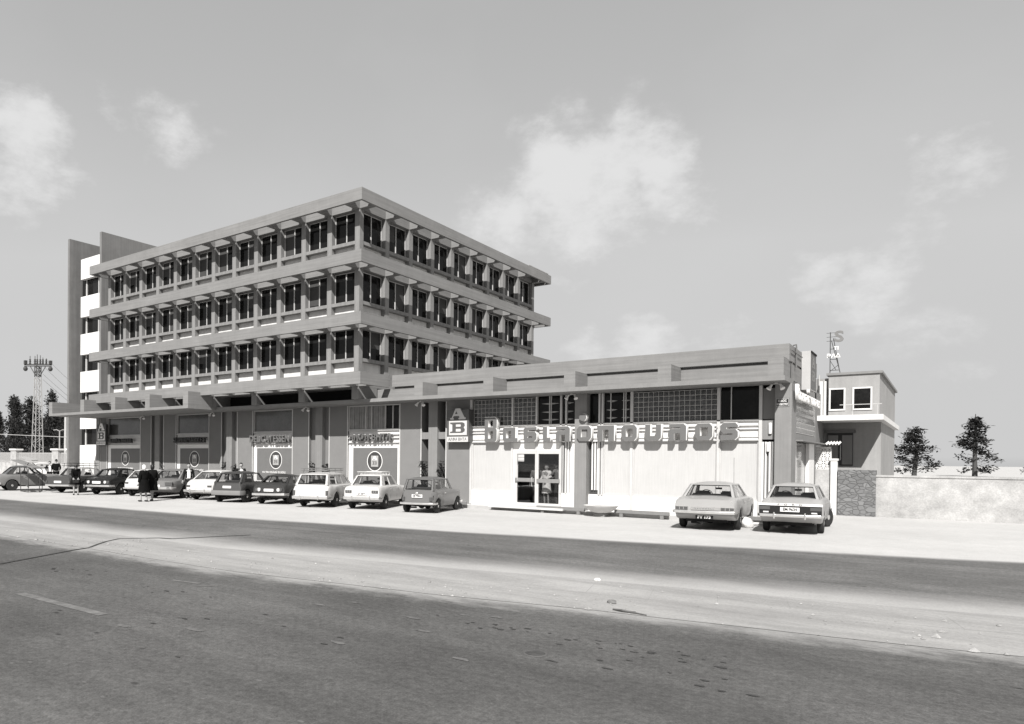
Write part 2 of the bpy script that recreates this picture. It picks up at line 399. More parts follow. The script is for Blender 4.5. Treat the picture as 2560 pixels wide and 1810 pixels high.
# shop windows of the left part
def frame(mb, x0, x1, y0, y1, z0, z1, t):
    mb.box(x0, x0+t, y0, y1, z0, z1); mb.box(x1-t, x1, y0, y1, z0, z1); mb.box(x0+t, x1-t, y0, y1, z1-t, z1); mb.box(x0+t, x1-t, y0, y1, z0, z0+t)
shopw = [(-23.48, -20.24), (-30.45, -27.33), (-37.43, -34.26), (-45.15, -41.22)]
for n, (a, b) in enumerate(shopw):
    g = MB().box(a+.03, b-.03, YW+.10, YW+.13, 3.38, 4.54).build('upper_window', M_glass2, S)
    f = MB(); frame(f, a+.03, b-.03, YW+.02, YW+.10, 3.36, 4.54, .05)
    if n == 0:
        for x in (-22.35, -22.0, -21.15, -20.7): f.box(x-.02, x+.02, YW+.03, YW+.10, 3.41, 4.49)
    f.build('window_frame', M_alu, g)
    if n == 0:
        c = MB()
        for k in range(16):
            x = a+.1+k*.145; c.box(x, x+.135, YW+.135+.02*(k % 2), YW+.16+.02*(k % 2), 3.42, 4.5)
        # curtain hangs in front of the dark glass
        c2 = MB()
        for k in range(15):
            x = a+.1+k*.148; c2.box(x, x+.13, YW+.075-.01*(k % 2), YW+.099, 3.42, 4.48)
        c.bm.free(); c2.build('curtain', mat('curtain_grey', .22, .8, .2, 3, board=.1, bdir='V', bscale=30), g)
        MB().box(-21.15, b-.09, YW+.09, YW+.099, 3.42, 4.48).build('open_pane', M_glass, g)
    MB().box(a+.03, b-.03, YW+.06, YW+.12, 2.74, 3.36).build('sign_band', mat('band_white', .6, .6, .05, 2), S)
    r = MB()
    for z in (2.76, 2.98, 3.14, 3.34): r.box(a+.04, b-.04, YW-.03, YW+.06, z-.014, z+.014)
    r.build('band_rail', M_alu, S)
    MB().box(a+.03, b-.03, YW+.05, YW+.12, .12, 2.74).build('display_surround', M_white, S)

# glazed front of the wing
def gb_mat():
    if 'glass_block' in MATS: return MATS['glass_block']
    m = bpy.data.materials.new('glass_block'); N, L = nodes_of(m); b = N['Principled BSDF']
    tc = N.new('ShaderNodeTexCoord'); mp = N.new('ShaderNodeMapping'); L.new(tc.outputs['Object'], mp.inputs[0])
    vo = N.new('ShaderNodeTexNoise'); L.new(mp.outputs[0], vo.inputs[0]); vo.inputs['Scale'].default_value = 9; vo.inputs['Detail'].default_value = 3
    r = N.new('ShaderNodeMapRange'); L.new(vo.outputs[0], r.inputs[0]); r.inputs[1].default_value = .35; r.inputs[2].default_value = .7; r.inputs[3].default_value = .012; r.inputs[4].default_value = .075
    L.new(r.outputs[0], b.inputs['Base Color']); b.inputs['Roughness'].default_value = .25; b.inputs['Specular IOR Level'].default_value = .6
    MATS['glass_block'] = m; return m
def glass_blocks(x0, x1, z0, z1, y, par, size=.185, side=False, matb=None):
    nx = max(1, round((x1-x0)/size)); nz = max(1, round((z1-z0)/size)); dx = (x1-x0)/nx; dz = (z1-z0)/nz
    m = MB(); g = MB(); t = .011
    for i in range(nx):
        for k in range(nz):
            a, b, c, d = x0+i*dx+t, x0+(i+1)*dx-t, z0+k*dz+t, z0+(k+1)*dz-t
            # pillow-shaped face
            q = .02
            P = lambda x, z, o: (x, y+o, z) if not side else (y-o, x, z)
            o0, o1 = .012, -.006
            vs = [P(a, c, o0), P(b, c, o0), P(b, d, o0), P(a, d, o0)]; ws = [P(a+q, c+q, o1), P(b-q, c+q, o1), P(b-q, d-q, o1), P(a+q, d-q, o1)]
            V = [m.bm.verts.new(v) for v in vs]; W = [m.bm.verts.new(v) for v in ws]
            m.bm.faces.new(W)
            for j in range(4): m.bm.faces.new((V[j], V[(j+1) % 4], W[(j+1) % 4], W[j]))
    pn = m.build('glass_block_panel', matb or gb_mat(), par)
    for i in range(nx+1):
        x = x0+i*dx
        if side: g.box(y-.05, y-.002, x-t, x+t, z0, z1)
        else: g.box(x-t, x+t, y+.002, y+.05, z0, z1)
    for k in range(nz+1):
        z = z0+k*dz
        if side: g.box(y-.05, y-.004, x0, x1, z-t, z+t)
        else: g.box(x0, x1, y+.004, y+.05, z-t, z+t)
    if side: g.box(y-.12, y-.06, x0, x1, z0, z1)
    else: g.box(x0, x1, y+.06, y+.12, z0, z1)
    g.build('mortar_grid', mat('mortar', .42, .9, .1, 4) if side else mat('mortar_shade', .36, .9, .1, 4), pn)
ZG0, ZG1 = 3.43, 4.5
glass_blocks(-16.22, -14.42, ZG0, ZG1, YW, S); glass_blocks(-14.30, -13.31, ZG0, ZG1, YW, S)
glass_blocks(-9.32, -6.40, ZG0, ZG1, YW, S)
for a, b in ((-13.22, -12.24), (-12.16, -11.54), (-11.03, -10.64), (-10.46, -9.43), (-6.28, -5.98), (-5.92, -5.08)):
    MB().box(a, b, YW+.06, YW+.08, ZG0, ZG1).build('upper_window', M_glass, S)
# lit ceiling fittings glimpsed behind the dark panes are modelled as pale louvre strips
lv = MB()
for a, b in ((-13.1, -12.3), (-12.1, -11.7), (-10.4, -9.95), (-9.8, -9.45)):
    for z in (3.62, 3.92, 4.25): lv.prism([(a, YW+.05, z), ((a+b)/2, YW+.05, z-.05), (b, YW+.05, z), ((a+b)/2, YW+.05, z+.025)], (0, .009, 0))
lv.build('light_fitting', mat('fitting_white', .30, .5, .1, 2), S)
for x in (-16.36, -14.36, -13.265, -12.2, -11.98, -10.62, -10.5, -9.375, -6.34, -5.02):
    w = .035 if x not in (-16.36, -9.375, -6.34, -5.02) else .05
    MB().box(x-w, x+w, YW-.05, YW+.08, .72 if x in (-12.2, -11.98, -10.62, -10.5) else .14, 4.54).build('mullion', M_alu, S)
for x in (-12.72, -12.65, -10.2, -9.7, -9.62, -5.95): MB().box(x-.015, x+.015, YW+.01, YW+.055, ZG0, 4.54).build('glazing_bar', M_alu, S)
# sign band
for a, b in ((-16.31, -11.54), (-11.03, -4.97)):
    MB().box(a, b, YW+.03, YW+.07, 2.74, 3.42).build('sign_band', M_white, S)
r = MB()
for a, b in ((-16.3, -11.54), (-11.03, -5.07)):
    r.box(a, b, YW-.05, YW+.03, 3.385, 3.43); r.box(a, b, YW-.04, YW+.03, 3.22, 3.25); r.box(a, b, YW-.04, YW+.03, 3.10, 3.13); r.box(a, b, YW-.06, YW+.03, 2.725, 2.765); r.box(a, b, YW-.01, YW+.03, 2.84, 2.87)
r.build('band_rail', M_alu, S)
# curtained lower windows and plinth
for a, b in ((-16.31, -14.40), (-10.46, -9.42), (-9.33, -6.38), (-6.30, -5.07)):
    w = MB().box(a, b, YW+.05, YW+.09, .74, 2.73).build('curtained_window', M_blind, S)
    f = MB(); frame(f, a, b, YW+.0, YW+.05, .74, 2.73, .04); f.build('window_frame', M_alu, w)
    if a < -16: 
        MB().box(a+.12, b-.05, YW+.042, YW+.05, .8, 2.66)
MB().box(-16.36, -14.26, YW-.01, YW+.2, .12, .735).box(-12.16, -11.52, YW-.01, YW+.2, .12, .735).box(-11.04, -4.55, YW-.01, YW+.2, .12, .735).build('plinth', M_white, S)
# tall strips beside the free standing column and at the right end
SL = []
for a, b in ((-11.92, -11.86), (-11.80, -11.56)): SL.append((a, b, YW+.0, YW+.04, .74, 2.73))
for a in (-10.93, -10.82, -10.72): SL.append((a, a+.05, YW+.0, YW+.04, .9, 2.73))
for a in (-4.97, -4.88, -4.76, -4.67): SL.append((a, a+.05, YW-.02, YW+.02, .14, 2.68))
for q in SL: MB().box(*q).build('vertical_slat', M_white, S)
MB().box(-12.11, -12.03, YW+.05, YW+.07, .74, 2.73).build('dark_strip_window', M_glass, S); MB().box(-12.16, -11.53, YW+.08, YW+.10, .74, 2.73).build('side_panel', M_blind, S); MB().box(-11.03, -10.55, YW+.08, YW+.10, .74, 2.73).build('dark_strip_window', mat('strip_grey_glass', .06, .3, .2, 3), S); MB().box(-4.99, -4.56, YW+.05, YW+.08, .14, 2.7).build('strip_panel', mat('strip_panel_grey', .13, .7, .1, 3), S)
MB().box(-4.97, -4.555, YW-.01, YW+.06, 3.43, 4.44).build('end_panel', M_plaster, S)
MB().box(-4.97, -4.555, YW-.03, YW+.06, 2.76, 3.40).build('end_band', M_column, S)
# back-up wall behind the glazing, with the doorway left open
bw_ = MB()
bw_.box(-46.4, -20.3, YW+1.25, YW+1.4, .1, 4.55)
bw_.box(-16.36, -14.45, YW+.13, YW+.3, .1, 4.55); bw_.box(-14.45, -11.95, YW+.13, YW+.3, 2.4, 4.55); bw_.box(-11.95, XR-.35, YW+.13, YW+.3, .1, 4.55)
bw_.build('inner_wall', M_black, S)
# dark shop interior behind the doors
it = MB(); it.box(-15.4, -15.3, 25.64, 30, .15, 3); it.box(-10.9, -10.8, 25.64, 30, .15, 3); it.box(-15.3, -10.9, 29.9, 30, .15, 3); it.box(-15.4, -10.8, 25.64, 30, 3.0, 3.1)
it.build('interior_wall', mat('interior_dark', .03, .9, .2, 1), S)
MB().box(-15.3, -10.9, 25.4, 29.9, .12, .18).build('interior_floor', mat('interior_floor_tile', .10, .4, .2, 2), S)
# double glass door
D = MB()
x0, x1, zb, zt = -14.24, -12.17, .20, 2.40
y0, y1 = YW-.03, YW+.05
D.box(x0, x0+.12, y0, y1, zb, zt); D.box(x1-.10, x1, y0, y1, zb, zt); D.box(x0+.12, x1-.10, y0, y1, zt-.14, zt); D.box(x0+.12, x1-.10, y0, y1, zb, zb+.10)
D.box(-13.30, -13.16, y0-.004, y1-.004, zb+.10, zt-.14)
door = D.build('double_door', mat('door_frame_grey', .46, .5, .04, 3), S)
MB().box(x0+.12, -13.30, YW+.0, YW+.012, zb+.1, zt-.14).box(-13.16, x1-.10, YW+.0, YW+.012, zb+.1, zt-.14).build('door_glass', glass_mat('door_pane', .8), door)
MB().box(x0+.05, -13.33, YW-.09, YW-.04, 1.14, 1.29).box(-13.2, x1-.05, YW-.09, YW-.04, 1.12, 1.27).build('push_bar', M_column, door)
MB().tube([(x0+.17, YW-.05, 1.16), (x0+.17, YW-.08, 1.2), (x0+.17, YW-.08, 1.78), (x0+.17, YW-.05, 1.82)], .013).tube([(-13.42, YW-.05, .95), (-13.42, YW-.09, 1.0), (-13.42, YW-.09, 1.3), (-13.42, YW-.05, 1.33)], .013).build('door_handle', M_alu, door)
MB().box(x0+.14, x0+.42, YW-.006, YW-.002, 1.95, 2.24).build('door_notice', mat('notice', .35, .6, .1, 2, board=.5, bdir='Z', bscale=22), door)
MB().box(-14.36, -14.25, YW, YW+.08, .14, 2.72).box(-14.25, -12.23, YW, YW+.06, 2.402, 2.72).build('door_surround', M_white, S)
MB().box(-14.85, -11.62, 24.30, 25.30, .12, .20).build('door_step', mat('step_marble', .5, .6, .08, 2), S)
# right-hand side of the wing
sd_ = MB(); sd_.box(-4.35, XR-.02, 25.9, 26.15, .0, 4.7); sd_.box(-4.35, XR-.02, 30.7, 31.0, 0, 4.7); sd_.box(-4.35, XR-.02, 26.15, 30.7, 2.72, 3.0); sd_.box(-4.35, XR-.02, 25.9, 31.0, 4.15, 4.7); sd_.box(-4.3, XR-.03, 26.15, 30.7, 0, .9)
sd_.build('side_wall', M_column, S)
glass_blocks(26.15, 30.68, 3.03, 4.14, XR-.02, S, .19, True, mat('side_glass_block', .22, .25, .15, 6, spec=.6))
sw = MB().box(-4.30, -4.28, 26.5, 30.2, .9, 2.72).build('side_window', mat('side_glass', .20, .1, .2, .7, spec=.6), S)
MB().box(-4.27, XR, 26.18, 26.6, .9, 2.71).build('window_jamb', M_white, sw); MB().box(-4.27, XR, 29.3, 30.5, .9, 2.71).build('window_jamb', M_white, sw)
MB().box(-4.4, XR+.28, 26.0, 32.4, 2.72, 2.76).build('side_ledge', M_column, S)
MB().box(-21.4, -4.4, 31, 40, 0, 4.9).build('rear_block', M_plaster, S)
# ------------------------------------------------------------------ ground, roads
def ground_mat(name, kind):
    m = bpy.data.materials.new(name); N, L = nodes_of(m); b = N['Principled BSDF']
    tc = N.new('ShaderNodeTexCoord')
    def noise(sc, vec=(1, 1, 1), det=6, rg=.6):
        mp = N.new('ShaderNodeMapping'); L.new(tc.outputs['Object'], mp.inputs[0]); mp.inputs['Scale'].default_value = vec
        n = N.new('ShaderNodeTexNoise'); L.new(mp.outputs[0], n.inputs[0]); n.inputs['Scale'].default_value = sc; n.inputs['Detail'].default_value = det; n.inputs['Roughness'].default_value = rg
        return n.outputs[0]
    def rng(src, a, b_, c, d, smooth=False):
        r = N.new('ShaderNodeMapRange'); L.new(src, r.inputs[0]); r.inputs[1].default_value = a; r.inputs[2].default_value = b_; r.inputs[3].default_value = c; r.inputs[4].default_value = d
        if smooth: r.interpolation_type = 'SMOOTHSTEP'
        return r.outputs[0]
    def op(o, a, b_):
        x = N.new('ShaderNodeMath'); x.operation = o
        for i, q in enumerate((a, b_)):
            if isinstance(q, (int, float)): x.inputs[i].default_value = q
            else: L.new(q, x.inputs[i])
        return x.outputs[0]
    def mixf(f, a, b_):
        x = N.new('ShaderNodeMix'); x.data_type = 'FLOAT'; L.new(f, x.inputs[0])
        for i, q in ((2, a), (3, b_)):
            if isinstance(q, (int, float)): x.inputs[i].default_value = q
            else: L.new(q, x.inputs[i])
        return x.outputs[0]
    # pale dusty ground
    dust = op('MULTIPLY', rng(noise(.35, det=8, rg=.65), .3, .7, .405, .465), rng(noise(25, det=4, rg=.8), .3, .7, .84, 1.10))
    dust = op('MULTIPLY', dust, rng(noise(.6, (.25, 1.6, 1), 6), .3, .7, .97, 1.03)); dust = op('MULTIPLY', dust, rng(noise(3.5, det=5, rg=.7), .3, .7, .94, 1.04))
    val = dust; hgt = noise(30, det=4)
    if kind == 'road':
        a = op('MULTIPLY', rng(noise(.9, (.10, 1.6, 1), 7, .6), .3, .7, .86, 1.16), .106 if name == 'road_asphalt_far' else .082)
        a = op('MULTIPLY', a, rng(noise(.28, det=8, rg=.6), .3, .7, .74, 1.26))
        a = op('MULTIPLY', a, rng(noise(55, det=3, rg=.9), .3, .7, .72, 1.3)); a = op('MULTIPLY', a, rng(noise(14, det=4, rg=.8), .3, .7, .68, 1.34)); a = op('MULTIPLY', a, rng(noise(2.6, (.6, 1.5, 1), 5, .7), .3, .7, .88, 1.14))
        # small dark oil spots and pale scuffs
        vo = N.new('ShaderNodeTexVoronoi'); mp = N.new('ShaderNodeMapping'); L.new(tc.outputs['Object'], mp.inputs[0]); mp.inputs['Scale'].default_value = (1.6, 3.2, 1); L.new(mp.outputs[0], vo.inputs[0]); vo.inputs['Scale'].default_value = 1.0
        gate = rng(noise(.35, det=2), .47, .56, 0, 1)
        spot = op('MULTIPLY', rng(op('ADD', vo.outputs['Distance'], op('MULTIPLY', noise(9, det=3), .10)), .10, .16, 1, 0), gate)
        a = mixf(spot, a, .03)
        vo2 = N.new('ShaderNodeTexVoronoi'); mp2 = N.new('ShaderNodeMapping'); L.new(tc.outputs['Object'], mp2.inputs[0]); mp2.inputs['Scale'].default_value = (.55, 1.2, 1); mp2.inputs['Location'].default_value = (3.3, 7.1, 0); L.new(mp2.outputs[0], vo2.inputs[0])
        gate2 = rng(noise(.22, (1, 1, 1), 2), .48, .58, 0, .6)
        a = mixf(op('MULTIPLY', rng(op('ADD', vo2.outputs['Distance'], op('MULTIPLY', noise(6, det=3), .12)), .12, .16, 1, 0), gate2), a, .15)
        uv = N.new('ShaderNodeUVMap'); sp = N.new('ShaderNodeSeparateXYZ'); L.new(uv.outputs[0], sp.inputs[0])
        # v = metres from far edge, u = metres from near edge (both stored in the UV map)
        wob = op('MULTIPLY', op('SUBTRACT', noise(.8, (.35, 1.2, 1), 6), .5), 1.1)
        e1 = rng(op('ADD', sp.outputs[1], op('MULTIPLY', wob, .35)), -.05, .45, 1, 0, True)
        e2 = rng(op('ADD', sp.outputs[0], wob), -.1, 1.9 if name == 'road_asphalt_far' else .8, 1, 0, True)
        if name == 'road_asphalt_near': wob2 = op('MULTIPLY', op('SUBTRACT', noise(2.2, (.5, 1.2, 1), 8, .75), .5), 1.5); e1, e2 = rng(op('ADD', sp.outputs[1], wob2), -.15, .65, 1, 0, True), rng(sp.outputs[0], 0, .5, .2, 0)
        dd = op('MULTIPLY', dust, .80 if name == 'road_asphalt_far' else .66)
        val = mixf(op('MINIMUM', op('MAXIMUM', e1, e2), 1.0), a, dd)
    elif kind == 'median':
        val = op('MULTIPLY', dust, rng(noise(1.1, (.25, 1.6, 1), 9, .7), .3, .7, .52, .80))
        vo = N.new('ShaderNodeTexVoronoi'); mp = N.new('ShaderNodeMapping'); L.new(tc.outputs['Object'], mp.inputs[0]); mp.inputs['Scale'].default_value = (2.5, 6, 1); L.new(mp.outputs[0], vo.inputs[0])
        g = rng(noise(.6, (.3, 1, 1), 4), .5, .6, 0, .8)
        val = mixf(op('MULTIPLY', rng(op('ADD', vo.outputs['Distance'], op('MULTIPLY', noise(14, det=4), .2)), .2, .3, 1, 0), g), val, .14)
        uv = N.new('ShaderNodeUVMap'); sp = N.new('ShaderNodeSeparateXYZ'); L.new(uv.outputs[0], sp.inputs[0]); so_ = N.new('ShaderNodeSeparateXYZ'); L.new(tc.outputs['Object'], so_.inputs[0])
        xs_ = op('ADD', so_.outputs[0], op('MULTIPLY', so_.outputs[1], .25)); fr_ = op('FRACT', xs_, 0.0); fr_ = op('FRACT', op('MULTIPLY', xs_, 1.05), 0.0)
        line = op('MAXIMUM', rng(fr_, 0, .022, 1, 0), rng(op('ABSOLUTE', op('SUBTRACT', sp.outputs[1], 1.25), 0.0), .0, .03, 1, 0))
        line = op('MULTIPLY', line, op('MULTIPLY', rng(op('ABSOLUTE', op('SUBTRACT', sp.outputs[1], .8), 0.0), .45, .48, 1, 0), rng(noise(.7, det=4), .42, .6, 0, .6)))
        line = op('MULTIPLY', line, rng(so_.outputs[0], -9, -6, 0, 1)); val = mixf(line, val, .16)
    elif kind == 'paving':
        br = N.new('ShaderNodeTexBrick'); mp = N.new('ShaderNodeMapping'); L.new(tc.outputs['Object'], mp.inputs[0]); L.new(mp.outputs[0], br.inputs[0])
        br.inputs['Scale'].default_value = 1; br.inputs['Brick Width'].default_value = .8; br.inputs['Row Height'].default_value = .4; br.inputs['Mortar Size'].default_value = .012
        br.inputs['Color1'].default_value = (.47, .47, .47, 1); br.inputs['Color2'].default_value = (.52, .52, .52, 1); br.inputs['Mortar'].default_value = (.3, .3, .3, 1)
        bwn = N.new('ShaderNodeRGBToBW'); L.new(br.outputs[0], bwn.inputs[0]); val = op('MULTIPLY', bwn.outputs[0], rng(noise(1, det=6), .3, .7, .85, 1.08))
    col = N.new('ShaderNodeCombineColor')
    for i, k in enumerate((1.0, .985, .965)): L.new(op('MULTIPLY', val, k), col.inputs[i])
    L.new(col.outputs[0], b.inputs['Base Color']); b.inputs['Roughness'].default_value = .92; b.inputs['Specular IOR Level'].default_value = .2
    bp = N.new('ShaderNodeBump'); bp.inputs['Strength'].default_value = .35 if kind != 'paving' else .1; bp.inputs['Distance'].default_value = .015; L.new(hgt, bp.inputs['Height']); L.new(bp.outputs[0], b.inputs['Normal'])
    return m
def interp(pts, x):
    for (a, ya), (b, yb) in zip(pts, pts[1:]):
        if a <= x <= b:
            t = (x-a)/(b-a); t = t*t*(3-2*t)*.35+t*.65; return ya+(yb-ya)*t
    return pts[0][1] if x < pts[0][0] else pts[-1][1]+(x-pts[-1][0])*.17
EP = [(-300, 14.2), (-60, 14.3), (-33, 14.65), (-20, 15.1), (-12, 16.2), (-7.3, 17.05), (-2, 18.2), (6, 20.2), (40, 28)]     # parking / road
EM_ = [(-300, 9.9), (-60, 10.0), (-22.7, 9.8), (-13, 9.85), (-8.2, 10.6), (-4.8, 11.2), (-1.3, 11.7), (4, 12.8), (40, 20)]   # road / median
EN = [(-300, 8.1), (-60, 8.05), (-18.3, 8.0), (-10.4, 7.95), (-6.3, 8.45), (-3.8, 8.94), (-1, 9.3), (4, 10.3), (40, 17.5)]   # median / near road
g = MB(); g.face([(-600, -300, 0), (600, -300, 0), (600, 900, 0), (-600, 900, 0)])
tag(g.build('ground', ground_mat('dusty_ground', 'dust')), kind='structure')
def strip(name, far, near, z, m):
    xs = [x for x in [-300, -200, -120, -80]+[-60+i*1.0 for i in range(101)]]
    bm = bmesh.new(); uvl = bm.loops.layers.uv.new('UVMap'); rows = []
    for x in xs:
        a = interp(far, x) if far else None; b = interp(near, x) if near else -60.0
        w = a-b; ts = [0, .15, .4, .7, 1] if near else [0, .03, .1, .3, 1]
        rows.append([(bm.verts.new((x, a-w*t, z)), w*t, w*(1-t)) for t in ts])
    for r0, r1 in zip(rows, rows[1:]):
        for k in range(4):
            q = [r0[k+1], r1[k+1], r1[k], r0[k]]
            f = bm.faces.new([v[0] for v in q])
            for lp, v in zip(f.loops, q): lp[uvl].uv = (v[2], v[1])
    me = bpy.data.meshes.new(name); bm.to_mesh(me); bm.free()
    return tag(link(name, me, m), kind='structure')
strip('road', EP, EM_, .004, ground_mat('road_asphalt_far', 'road'))
strip('road', EN, None, .004, ground_mat('road_asphalt_near', 'road'))
strip('median_strip', EM_, EN, .0085, ground_mat('median_dirt', 'median'))
pv = MB(); pv.box(-60, -4.06, 24.73, 25.9, 0, .12).box(-51.5, -46.4, 25.9, 26.3, 0, .12)
tag(pv.build('pavement', ground_mat('pavement_slabs', 'paving')), kind='structure')
kb = MB()
for i in range(56): kb.box(-60+i, -59.008+i, 24.62, 24.728, 0, .125)
tag(kb.build('kerb', mat('kerb_stone', .36, .9, .1, 3)), kind='structure')
M_line = mat('worn_road_paint', .15, .8, .3, 6, blotch=.25)
def mark(pts, w, z=.009):
    m = MB(); L_ = []
    for (x0, y0), (x1, y1) in zip(pts, pts[1:]):
        d = Vector((x1-x0, y1-y0, 0)).normalized(); n = Vector((-d.y, d.x, 0))*w/2
        m.face([Vector((x0, y0, z))-n, Vector((x1, y1, z))-n, Vector((x1, y1, z))+n, Vector((x0, y0, z))+n])
    return m
for pts, w in (([(-24.8, 12.76), (-20.2, 13.08)], .07), ([(-16.6, 13.48), (-12.0, 14.0)], .06), ([(-10.8, 4.76), (-8.55, 4.76)], .13), ([(-10.12, 6.79), (-9.5, 6.87)], .07), ([(-9.4, 6.62), (-9.15, 6.95)], .05), ([(-15.0, 4.75), (-13.2, 4.76)], .13)):
    tag(mark(pts, w).build('lane_marking', M_line), kind='structure')
# narrow dark ribbon laid flat, wandering over road and median
ribbon = [(-13.6, 5.0), (-14.22, 6.26), (-14.9, 7.6), (-15.07, 8.07), (-15.5, 8.5), (-15.86, 8.9), (-16.16, 9.39), (-15.6, 10.1), (-15.2, 10.2), (-14.9, 11.0), (-14.47, 12.0)]
tag(mark(ribbon, .07, .014).build('tar_seam', mat('tar', .04, .7, .2, 5)), kind='structure')
# stones and rubble on the median
rs = random.Random(3); m = MB()
for i in range(420):
    x = rs.uniform(-24, 4); a, b = interp(EN, x), interp(EM_, x); y = a+(b-a)*min(1, max(0, rs.gauss(.25, .28)))
    r = rs.choice([.008, .012, .016, .02, .03]) if i > 12 else rs.uniform(.03, .06)
    h = .012; k = 5
    pts = [(x+r*rs.uniform(.7, 1.3)*math.cos(2*PI*j/k), y+r*rs.uniform(.7, 1.2)*math.sin(2*PI*j/k), h) for j in range(k)]
    V = [m.bm.verts.new(q) for q in pts]; tp = m.bm.verts.new((x, y, h+r*.8))
    for j in range(k): m.bm.faces.new((V[j], V[(j+1) % k], tp))
tag(m.build('gravel', mat('gravel_stone', .26, .9, .4, 9)), 'loose stones scattered on the dusty median strip', 'gravel', kind='stuff')
# a lost branch / splinters

t = thing('valve_cover', 'small worn round valve cover in the near carriageway', 'valve cover', (-3.42, 6.55, 0))
MB().lathe([(.10, .006), (.10, .010), (.09, .011), (0, .011)], n=28).build('cover', mat('cast_iron', .06, .7, .3, 12, bump=.6), t, 40, world=False)
MB().lathe([(.125, .006), (.12, .010), (.102, .010), (.102, .006)], n=28).build('frame', mat('iron_frame', .09, .8, .2, 9), t, 40, world=False)
rb = random.Random(12)
def lump(name, label, cat, x, y, r, v):
    m = MB(); bmesh.ops.create_icosphere(m.bm, subdivisions=2, radius=r)
    for q in m.bm.verts: q.co *= 1+.5*rb.random(); q.co.z *= .55
    o = m.build(name, mat('clod_%d' % int(v*100), v, .95, .25, 9, bump=.5)); o.location = (x, y, r*.35); tag(o, label, cat); return o

lump('clod', 'small dark clod of earth on the pale median strip', 'clod', -3.79, 9.54, .055, .14)
lump('crumpled_paper', 'crumpled white paper lying on the far side of the median', 'litter', -4.69, 11.17, .05, .55)
tag(MB().tube([(-3.6, 9.10, .02), (-3.45, 9.04, .035), (-3.28, 9.06, .02), (-3.12, 9.03, .02)], [.012, .016, .012, .006], 5).tube([(-3.42, 9.05, .03), (-3.3, 9.13, .02)], [.009, .004], 4).build('twig', mat('twig_bark', .09, .9, .2, 9)), 'dry broken twig at the near edge of the median strip', 'twig')
m = MB(); ro_ = random.Random(21)
for cx_, cy_, n_, sx_, sy_ in ((-4.4, 7.25, 9, .35, .06), (-3.3, 7.35, 9, .5, .10), (-2.3, 7.4, 12, .5, .12), (-3.0, 6.9, 8, 1.0, .3), (-8.6, 6.2, 6, .6, .15), (-6.2, 5.3, 6, 1.2, .4), (-12.3, 6.2, 6, .9, .12), (-1.6, 6.6, 6, .5, .2)):
    for i in range(n_):
        x, y, r = cx_+ro_.gauss(0, sx_), cy_+ro_.gauss(0, sy_), ro_.uniform(.010, .038)
        m.face([(x+r*ro_.uniform(.9, 2.2)*math.cos(a), y+r*ro_.uniform(.4, .9)*math.sin(a), .0095) for a in [k*PI/4 for k in range(8)]])
tag(m.build('oil_stain', mat('oil_stain', .040, .6, .3, 9)), 'dark oil drops spattered over the near carriageway', 'oil stains', kind='stuff')
m = MB()
for cx_, cy_, r in ((-7.0, 5.0, .12), (-5.3, 5.6, .10), (-6.9, 6.9, .10), (-4.9, 6.6, .09), (-5.4, 7.05, .08), (-4.6, 7.75, .08), (-5.0, 7.6, .07), (-6.6, 7.3, .07), (-7.8, 4.6, .10), (-3.9, 5.9, .09)):
    m.face([(cx_+r*ro_.uniform(.7, 1.7)*math.cos(a), cy_+r*ro_.uniform(.25, .6)*math.sin(a), .0095) for a in [k*PI/5 for k in range(10)]])
tag(m.build('asphalt_scuff', mat('asphalt_scuff', .115, .9, .3, 12)), 'pale scuffs and patches worn into the near carriageway', 'scuffs', kind='stuff')
# ------------------------------------------------------------------ signs, lamps, posters
def curve_mesh(loops, depth, name='c'):
    cu = bpy.data.curves.new(name, 'CURVE'); cu.dimensions = '2D'; cu.fill_mode = 'BOTH'; cu.extrude = depth/2
    for lp in loops:
        sp = cu.splines.new('POLY'); sp.points.add(len(lp)-1); sp.use_cyclic_u = True
        for p, q in zip(sp.points, lp): p.co = (q[0], q[1], 0, 1)
    o = bpy.data.objects.new(name, cu); scn.collection.objects.link(o); bpy.context.view_layer.update()
    me = bpy.data.meshes.new_from_object(o.evaluated_get(bpy.context.evaluated_depsgraph_get()))
    bpy.data.objects.remove(o); bpy.data.curves.remove(cu); me.materials.clear()
    me.transform(Matrix.Rotation(PI/2, 4, 'X')); return me     # stands in the XZ plane, faces -Y, centred in depth
R_ = lambda a, b, c, d: [(a, b), (c, b), (c, d), (a, d)]
